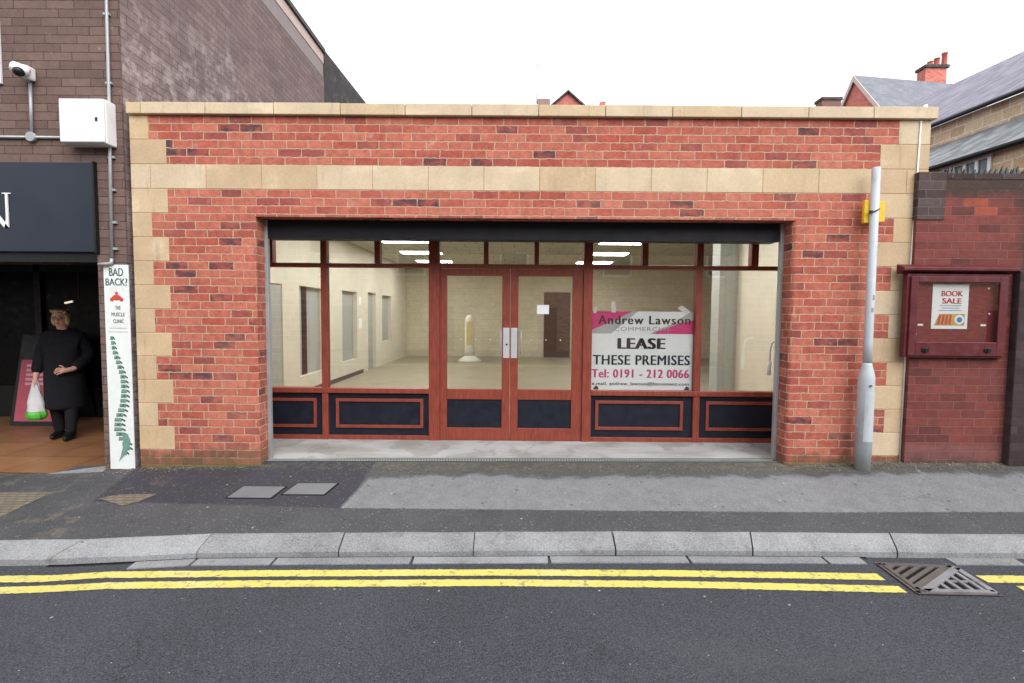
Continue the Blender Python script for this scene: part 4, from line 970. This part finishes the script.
wo = thing('person', 'woman with fair hair in a long dark coat walking out of the dark passage', 'person', W0)
def wp_(x, y, z): return (W0.x+x, W0.y+y, W0.z+z)
# image left is -x; she faces -y
J = {'pelvis': (wp_(0, 0, .88), (.15, .11)), 'waist': (wp_(0, 0, 1.05), (.13, .1)), 'chest': (wp_(0, -.005, 1.25), (.16, .11)), 'neck0': (wp_(0, -.005, 1.40), (.075, .065)), 'neck1': (wp_(-.005, -.02, 1.47), .052),
     'skull0': (wp_(-.01, -.04, 1.54), (.066, .08)), 'skull1': (wp_(-.01, -.035, 1.605), (.073, .088)), 'skull2': (wp_(-.01, -.03, 1.66), (.05, .06))}
Bn = [('pelvis', 'waist'), ('waist', 'chest'), ('chest', 'neck0'), ('neck0', 'neck1'), ('neck1', 'skull0'), ('skull0', 'skull1'), ('skull1', 'skull2')]
def limb(pre, pts, root):
    last = root
    for k, (p, r) in enumerate(pts):
        J[pre+str(k)] = (wp_(*p), r); Bn.append((last, pre+str(k))); last = pre+str(k)
limb('lgL', [((-.1, 0, .8), .085), ((-.1, -.03, .47), .06), ((-.1, .05, .12), .043), ((-.1, .05, .06), .04), ((-.105, -.1, .035), .033)], 'pelvis')
limb('lgR', [((.1, 0, .8), .085), ((.095, -.1, .47), .06), ((.085, -.12, .12), .043), ((.085, -.12, .06), .04), ((.09, -.27, .035), .033)], 'pelvis')
limb('arA', [((-.18, 0, 1.33), .06), ((-.25, .02, 1.08), .046), ((-.265, -.07, .86), .034), ((-.267, -.08, .82), .028), ((-.268, -.085, .775), (.024, .034))], 'chest')
limb('arB', [((.18, 0, 1.33), .06), ((.25, .03, 1.08), .046), ((.17, -.2, .93), .034), ((.13, -.24, .92), .028), ((.09, -.258, .915), (.034, .024))], 'chest')
def fingers(pre, palm, dirs, lens, r=.009):
    for k, (off, d, l) in enumerate(zip(dirs[0], dirs[1], lens)):
        p = Vector(J[palm][0])+Vector(off); d0 = Vector(d[0]).normalized(); d1 = Vector(d[1]).normalized()
        J[pre+'a%d' % k] = (tuple(p), r+.001); J[pre+'b%d' % k] = (tuple(p+d0*l*.5), r); J[pre+'c%d' % k] = (tuple(p+d0*l*.5+d1*l*.5), r*.8)
        Bn.extend([(palm, pre+'a%d' % k), (pre+'a%d' % k, pre+'b%d' % k), (pre+'b%d' % k, pre+'c%d' % k)])
dn = ((0, 0, -1), (.6, .2, -.6))
fingers('fA', 'arA4', ([(0, -.036, -.03), (0, -.013, -.035), (0, .01, -.034), (0, .03, -.028), (.012, -.045, .0)], [dn, dn, dn, dn, ((.4, -.6, -.6), (.6, .2, -.7))]), [.07, .078, .072, .056, .055])
dh = ((-1, -.1, -.1), (-.6, .2, -.7))
fingers('fB', 'arB4', ([(-.03, -.01, .033), (-.036, -.012, .011), (-.034, -.01, -.011), (-.028, -.008, -.032), (0, -.01, .042)], [dh, dh, dh, dh, ((-.6, -.3, .7), (-.9, 0, .2))]), [.07, .078, .072, .056, .055])
M_skin = plain('skin', lin(222, 172, 154), .55, .06, bump=.03)
obj('body', MB().raw(skin(J, Bn)), M_skin, wo)
# clothes: the same skeleton, a little thicker
def grow(names, extra, override={}):
    JJ = {}
    for n in names:
        p, r = J[n]; r = r if isinstance(r, tuple) else (r, r); JJ[n] = (p, (r[0]+extra, r[1]+extra))
    JJ.update(override); return JJ
M_coat = plain('navy_quilted_coat', lin(17, 18, 27), .85, .35, scale=26, bump=.7)
M_trous = plain('dark_trousers', lin(24, 25, 32), .85, .2)
cj_ = grow(['waist', 'chest', 'pelvis', 'arA0', 'arA1', 'arA2', 'arB0', 'arB1', 'arB2'], .03)
cj_['chest'] = (wp_(0, 0, 1.27), (.19, .155)); cj_['waist'] = (wp_(0, 0, 1.05), (.215, .185)); cj_['pelvis'] = (wp_(0, 0, .85), (.235, .2))
cj_['coll'] = (wp_(-.003, -.012, 1.455), (.1, .095))
cj_['hem0'] = (wp_(0, -.01, .66), (.225, .2)); cj_['hem1'] = (wp_(0, -.01, .42), (.235, .21)); cj_['hem2'] = (wp_(0, -.01, .38), (.235, .21))
obj('coat', MB().raw(skin({k: cj_[k] for k in ['chest', 'coll', 'pelvis', 'hem0', 'hem1', 'hem2', 'arA0', 'arA1', 'arA2', 'arB0', 'arB1', 'arB2']},
    [('chest', 'coll'), ('chest', 'pelvis'), ('pelvis', 'hem0'), ('hem0', 'hem1'), ('hem1', 'hem2'), ('chest', 'arA0'), ('arA0', 'arA1'), ('arA1', 'arA2'), ('chest', 'arB0'), ('arB0', 'arB1'), ('arB1', 'arB2')])), M_coat, wo)
for s_ in 'LR':
    tj = grow(['lg%s%d' % (s_, k) for k in range(4)], .018)
    obj('trouser_leg', MB().raw(skin(tj, [('lg%s%d' % (s_, k), 'lg%s%d' % (s_, k+1)) for k in range(3)])), M_trous, wo)
    f0 = Vector(J['lg%s3' % s_][0]); f1 = Vector(J['lg%s4' % s_][0])
    obj('shoe', MB().tube([f0+Vector((0, .06, -.012)), f0+Vector((0, .03, -.01)), f0+(f1-f0)*.5+Vector((0, 0, .0)), f1+Vector((0, -.02, .003)), f1+Vector((0, -.07, 0))], [.022, .047, .048, .036, .012], 12), M_black, wo)
hd_ = Vector(wp_(-.01, -.03, 1.585))
M_hair = plain('fair_hair', lin(216, 194, 156), .6, .3, scale=40, bump=.4)
hm = MB()
hm.ell(hd_+Vector((0, .025, .04)), (.092, .098, .08), 16, 10)
hm.ell(hd_+Vector((-.068, .012, -.02)), (.03, .06, .085), 12, 8).ell(hd_+Vector((.068, .012, -.02)), (.03, .06, .085), 12, 8).ell(hd_+Vector((0, .07, -.03)), (.09, .055, .1), 12, 8)
for k in range(26):                    # loose locks
    a_ = rnd.uniform(-.1, math.pi+.1); q_ = hd_+Vector((.08*math.cos(a_), .022+.08*math.sin(a_), rnd.uniform(-.03, .09)))
    hm.ell(q_, (rnd.uniform(.016, .028), rnd.uniform(.016, .028), rnd.uniform(.03, .05)), 8, 6)
for k in range(7): hm.ell(hd_+Vector((-.07+.023*k, -.07+.012*abs(k-3)*.6, .088+rnd.uniform(-.008, .012))), (.02, .022, .022), 8, 6)
obj('hair', hm, M_hair, wo)
fc = hd_+Vector((0, -.09, -.02))
obj('nose', MB().tube([fc+Vector((0, .012, .02)), fc+Vector((0, -.012, -.012)), fc+Vector((0, .01, -.02))], [.008, .013, .006], 8), M_skin, wo)
for s_ in (-1, 1):
    obj('eye', MB().ell(fc+Vector((.03*s_, .012, .02)), (.012, .008, .008), 10, 6), M_ink, wo)
    obj('ear', MB().ell(hd_+Vector((.072*s_, -.0, -.01)), (.012, .02, .03), 10, 6), M_skin, wo)
obj('mouth', MB().ell(fc+Vector((0, .012, -.048)), (.022, .008, .006), 10, 5), M_redink, wo)
gls = MB()
for s_ in (-1, 1):
    c0 = fc+Vector((.032*s_, -.002, .02)); gls.tube([c0+Vector((.026*math.cos(a), 0, .02*math.sin(a))) for a in [2*math.pi*k/16 for k in range(17)]], .0015, 6)
    gls.tube([c0+Vector((.026*s_, 0, .005)), c0+Vector((.042*s_, .08, .01))], .0015, 6)
obj('glasses', gls, M_ink, wo)
# she walks towards the street corner, so the whole figure is turned
TURN = R(22); wo.rotation_euler = (0, 0, TURN); wo.scale = (1.03, 1.03, 1.03)
# bag in her right hand
hb = W0+Matrix.Rotation(TURN, 3, 'Z') @ (Vector(J['arA4'][0])-W0)*1.03
M_bag = plain('white_carrier_bag', lin(214, 216, 220), .4, .06); M_bagg = plain('green_bag_print', lin(92, 190, 72), .4, .12)
bg_ = thing('carrier_bag', 'white plastic carrier bag with a green bottom hanging from the hand of the woman', 'bag', hb+Vector((0, -.01, -.5)))
def lump(c0, prof, seg=18, ph=0):
    m = MB(); i = 0; rows = []
    for r, z, sq in prof:
        rows.append([Vector(c0)+Vector((r*(1+.1*math.sin(3*2*math.pi*k/seg+z*19+ph)+.09*math.sin(7*2*math.pi*k/seg+z*31+ph))*math.cos(2*math.pi*k/seg), r*sq*(1+.1*math.sin(4*2*math.pi*k/seg+z*13))*math.sin(2*math.pi*k/seg), z)) for k in range(seg)])
    for r1, r2 in zip(rows, rows[1:]):
        for k in range(seg): m.poly([r1[k], r1[(k+1) % seg], r2[(k+1) % seg], r2[k]], True)
    m.poly(rows[0][::-1]); m.poly(rows[-1]); return m
bagtop = Vector((hb.x, hb.y-.01, hb.z-.04))
b_ = lump(bagtop, [(.012, .1, .6), (.035, .03, .5), (.05, -.03, .5), (.062, -.1, .55), (.08, -.17, .55), (.1, -.25, .6), (.105, -.31, .65), (.11, -.36, .7)], seg=28)
obj('bag_body', b_, M_bag, bg_)
obj('bag_base', lump(bagtop, [(.111, -.361, .72), (.125, -.40, .75), (.12, -.44, .75), (.09, -.475, .75), (.03, -.485, .75)], ph=1), M_bagg, bg_)

# ---------------------------------------------------------------- buildings behind
# stone building with two slate roofs, running away at the right
VPd = (fw+rt*((455-512)/FPX)-up*((314-341.5)/FPX)); VPd.z = 0; VPd = VPd/VPd.y
sb = thing('stone_hall', 'long sandstone building with a lower and an upper slate roof behind the boundary wall', 'building', (13, 9, 0))
e1 = at(1024, 141, 7.0); e2 = at(1024, 91.5, 8.9)
nrm = Vector((VPd.y, -VPd.x, 0)).normalized()            # towards the right, away from the street side of the building
d_ = VPd.normalized()
def along(p, s_, n=0, z=0): return Vector((p.x, p.y, p.z))+d_*s_+nrm*n+Vector((0, 0, z))
S0, S1 = -6, 14
wl_ = MB(); wl_.prism([along(e1, S0, .06, -e1.z), along(e1, S1, .06, -e1.z), along(e1, S1, .06, .05), along(e1, S0, .06, .05)], nrm*.3)
for v in wl_.v: pass
obj('wall', wl_, M_rubble, sb)
# lower roof: from eaves e1 up to below the clerestory
top1 = at(1024, 116, 8.9)
rise1 = top1.z-e1.z; run1 = (top1-e1).dot(nrm)
obj('lower_roof', MB().hexa([along(e1, S0, -.1, 0), along(e1, S1, -.1, 0), along(e1, S1, run1+.1, rise1), along(e1, S0, run1+.1, rise1)], [along(e1, S0, -.1, .06), along(e1, S1, -.1, .06), along(e1, S1, run1+.1, rise1+.06), along(e1, S0, run1+.1, rise1+.06)]), M_slateg, sb)
obj('gutter', MB().tube([along(e1, S0, -.16, -.03), along(e1, S1, -.16, -.03)], .075, 10), M_black, sb)
c0 = along(e1, 0, run1, rise1-.1)
cz = e2.z-c0.z
obj('clerestory_wall', MB().prism([along(c0, S0), along(c0, S1), along(c0, S1, 0, cz), along(c0, S0, 0, cz)], nrm*.3), M_rubble, sb)
rdg = at(1024, 53, 13.5)
off2 = (e2-c0).dot(nrm); run2 = (rdg-e2).dot(nrm); rise2 = rdg.z-e2.z
obj('upper_roof', MB().hexa([along(e2, S0, -.2, 0), along(e2, S1+8, -.2, 0), along(e2, S1+8, run2, rise2), along(e2, S0, run2, rise2)], [along(e2, S0, -.2, .07), along(e2, S1+8, -.2, .07), along(e2, S1+8, run2, rise2+.07), along(e2, S0, run2, rise2+.07)]), M_slatep, sb)
obj('gutter', MB().tube([along(e2, S0, -.25, -.04), along(e2, S1+8, -.25, -.04)], .06, 10), M_black, sb)
# window band under the lower eaves
wz1 = -.14
def wpt(px_, n=.235):
    d = fw+rt*((px_-512)/FPX)-up*((160-341.5)/FPX); p0 = along(e1, 0, .06)
    s_ = ((CO-p0).x*d.y-(CO-p0).y*d.x)/(d_.x*d.y-d_.y*d.x); return s_
sa, sb_ = wpt(991), wpt(944)
wf = MB(); n = 4; hh = 1.0
for k in range(n+1):
    s_ = sa+(sb_-sa)*k/n; wf.prism([along(e1, s_-.04, 0, wz1-hh), along(e1, s_+.04, 0, wz1-hh), along(e1, s_+.04, 0, wz1), along(e1, s_-.04, 0, wz1)], nrm*.045)
wf.prism([along(e1, sa-.05, -.005, wz1), along(e1, sb_+.05, -.005, wz1), along(e1, sb_+.05, -.005, wz1+.1), along(e1, sa-.05, -.005, wz1+.1)], nrm*.05)
wfo = obj('window_frame', wf, M_white, sb)
obj('pane', MB().prism([along(e1, sa, .04, wz1-hh), along(e1, sb_, .04, wz1-hh), along(e1, sb_, .04, wz1), along(e1, sa, .04, wz1)], nrm*.015), plain('dark_window_glass', lin(92, 108, 124), .15, .2), wfo)

# gabled brick house with a slate roof
gh = thing('gabled_house', 'red brick house end with white verge, slate roof and tall chimney behind the shop', 'house', (21, 22, 0))
gp0 = at(856, 77.5, 22.1); gx, ga, gzap = gp0.x, 22.1, gp0.z
hw, sl_ = 4.0, 1.22
obj('gable_wall', MB().prism([(gx, ga-hw, 0), (gx, ga+hw, 0), (gx, ga+hw, gzap-hw*sl_), (gx, ga, gzap-.05), (gx, ga-hw, gzap-hw*sl_)], (.3, 0, 0)), M_farbrick, gh)
for s_ in (-1, 1):
    obj('roof', MB().hexa([(gx-.1, ga, gzap), (25.2, ga+1.0, gzap), (25.2, ga+1.0+s_*(hw+.3), gzap-(hw+.3)*sl_), (gx-.1, ga+s_*(hw+.3), gzap-(hw+.3)*sl_)], [(gx-.1, ga, gzap+.12), (25.2, ga+1.0, gzap+.12), (25.2, ga+1.0+s_*(hw+.3), gzap-(hw+.3)*sl_+.12), (gx-.1, ga+s_*(hw+.3), gzap-(hw+.3)*sl_+.12)]), M_slate, gh)
    obj('verge_board', MB().hexa([(gx-.16, ga, gzap-.2), (gx-.101, ga, gzap-.2), (gx-.101, ga+s_*(hw+.3), gzap-(hw+.3)*sl_-.2), (gx-.16, ga+s_*(hw+.3), gzap-(hw+.3)*sl_-.2)], [(gx-.16, ga, gzap+.1), (gx-.101, ga, gzap+.1), (gx-.101, ga+s_*(hw+.3), gzap-(hw+.3)*sl_+.1), (gx-.16, ga+s_*(hw+.3), gzap-(hw+.3)*sl_+.1)]), M_pinkstone, gh)
obj('side_wall', MB().box(gx+.3, 25.1, ga-hw+.1, ga+hw-.1, 0, gzap-hw*sl_-.1), M_farbrick, gh)
cA = at(925, 84, 23.4); cB = at(946, 84, 23.4); ctop = at(940, 66, 23.4).z
chm = obj('chimney', MB().box(cA.x, cB.x, 23.4, 24.0, cA.z-2.5, ctop-.1), M_farbrick, gh)
obj('chimney_cap', MB().box(cA.x-.08, cB.x+.1, 23.32, 24.06, ctop-.1, ctop+.06), M_soot, chm)
M_pot = plain('terracotta_pot', lin(186, 104, 92), .8, .1)
for u, h in ((930, 62), (936.5, 58.5), (944, 53)):
    p = at(u, 68, 23.7); zt_ = at(u, h, 23.7).z-ctop-.05
    obj('chimney_pot', MB().lathe((p.x, p.y, ctop+.05), [(.17, 0), (.14, .2), (.13, zt_*.9), (.155, zt_*.92), (.155, zt_)], 12), M_pot, chm)
# low dark chimney left of it, on its own terrace
th = thing('terrace_house', 'dark brick chimney stack and roof peeping over the coping left of the gabled house', 'house', (14, 19, 0))
a0 = at(822, 107, 16); a1 = at(841, 107, 16); zc = at(829, 98, 16).z
obj('wall', MB().box(a0.x-3, a1.x+2, 15.5, 21, 0, a0.z-2.2), M_farbrick, th)
obj('roof', MB().prism([(a0.x-3, 15.2, a0.z-2.2), (a0.x-3, 21.3, a0.z-2.2), (a0.x-3, 18.2, a0.z-.6)], (a1.x-a0.x+5, 0, 0)), M_slate, th)
c1 = obj('chimney', MB().box(a0.x, a1.x, 16, 16.45, a0.z-2, zc-.08), plain('weathered_stack', lin(128, 96, 90), .9, .2), th)
obj('chimney_cap', MB().box(a0.x-.04, a1.x+.04, 15.96, 16.49, zc-.08, zc+.03), M_pier, c1)
# small gable over the middle of the coping
mg = thing('far_brick_house', 'small red brick gable peeping over the middle of the stone coping', 'house', (2.8, 23, 0))
ap_ = at(568, 91.5, 20); s0 = at(550, 107, 20); k_ = (ap_.z-s0.z)/(ap_.x-s0.x); hw = 3.6
obj('gable_wall', MB().prism([(ap_.x-hw, 20, 0), (ap_.x+hw, 20, 0), (ap_.x+hw, 20, ap_.z-.05-hw*k_), (ap_.x, 20, ap_.z-.05), (ap_.x-hw, 20, ap_.z-.05-hw*k_)], (0, 6, 0)), M_farbrick, mg)
for s_ in (-1, 1):
    obj('roof', MB().hexa([(ap_.x, 19.85, ap_.z-.06), (ap_.x, 26.2, ap_.z-.06), (ap_.x+s_*(hw+.2), 26.2, ap_.z-.06-(hw+.2)*k_), (ap_.x+s_*(hw+.2), 19.85, ap_.z-.06-(hw+.2)*k_)], [(ap_.x, 19.85, ap_.z+.03), (ap_.x, 26.2, ap_.z+.03), (ap_.x+s_*(hw+.2), 26.2, ap_.z+.03-(hw+.2)*k_), (ap_.x+s_*(hw+.2), 19.85, ap_.z+.03-(hw+.2)*k_)]), M_soot, mg)
q0 = at(537.5, 98.5, 22); q1 = at(550, 107, 22)
c1 = obj('chimney', MB().box(q0.x, q1.x, 22, 22.8, q1.z-3.5, q0.z), plain('grey_brown_stack', lin(150, 128, 120), .9, .15), mg)
ae = at(537.2, 60, 22.4)
obj('aerial', MB().tube([(ae.x, 22.4, q0.z-.1), (ae.x+.02, 22.4, ae.z)], .022, 6).tube([(ae.x-.12, 22.4, ae.z-.35), (ae.x+.2, 22.4, ae.z-.2)], .015, 6), M_pipegrey, c1)
q0 = at(600.5, 101.5, 22); q1 = at(605.5, 107, 22)
obj('chimney', MB().box(q0.x, q1.x, 22, 22.4, q1.z-3.5, q0.z), M_farbrick, mg)

# the terrace across the street, seen only as a reflection in the shop windows
ot = thing('opposite_terrace', 'buff brick terrace across the street that shows as a faint reflection in the shop glass', 'building', (0, -17, 0))
obj('wall', MB((0, 0)).box(-24, 24, -17.3, -17, -.3, 6.4), M_opp, ot)
obj('roof', MB().prism([(-24, -16.7, 6.4), (-24, -21.7, 6.4), (-24, -19.2, 8.6)], (48, 0, 0)), M_slate, ot)
for x in range(-20, 24, 5):
    w = obj('window_frame', MB().box(x-.7, x+.7, -17, -16.95, 3.6, 3.7).box(x-.7, x+.7, -17, -16.95, 5.2, 5.3).box(x-.7, x-.62, -17, -16.95, 3.7, 5.2).box(x+.62, x+.7, -17, -16.95, 3.7, 5.2), M_white, ot)
    obj('pane', MB().box(x-.62, x+.62, -17, -16.98, 3.7, 5.2), M_fascia, w)
    obj('door', MB().box(x+1.2, x+2.1, -17, -16.96, -.1, 2.1), M_darkwood, ot)
stripe('yellow_line', [(-12, -11.0), (0, -11.05), (12, -11.0)], .1)
stripe('yellow_line', [(-12, -11.2), (0, -11.25), (12, -11.2)], .1)
obj('far_pavement', MB().box(-30, 30, -17, -12, -.3, -.03), M_pave, kind='structure')
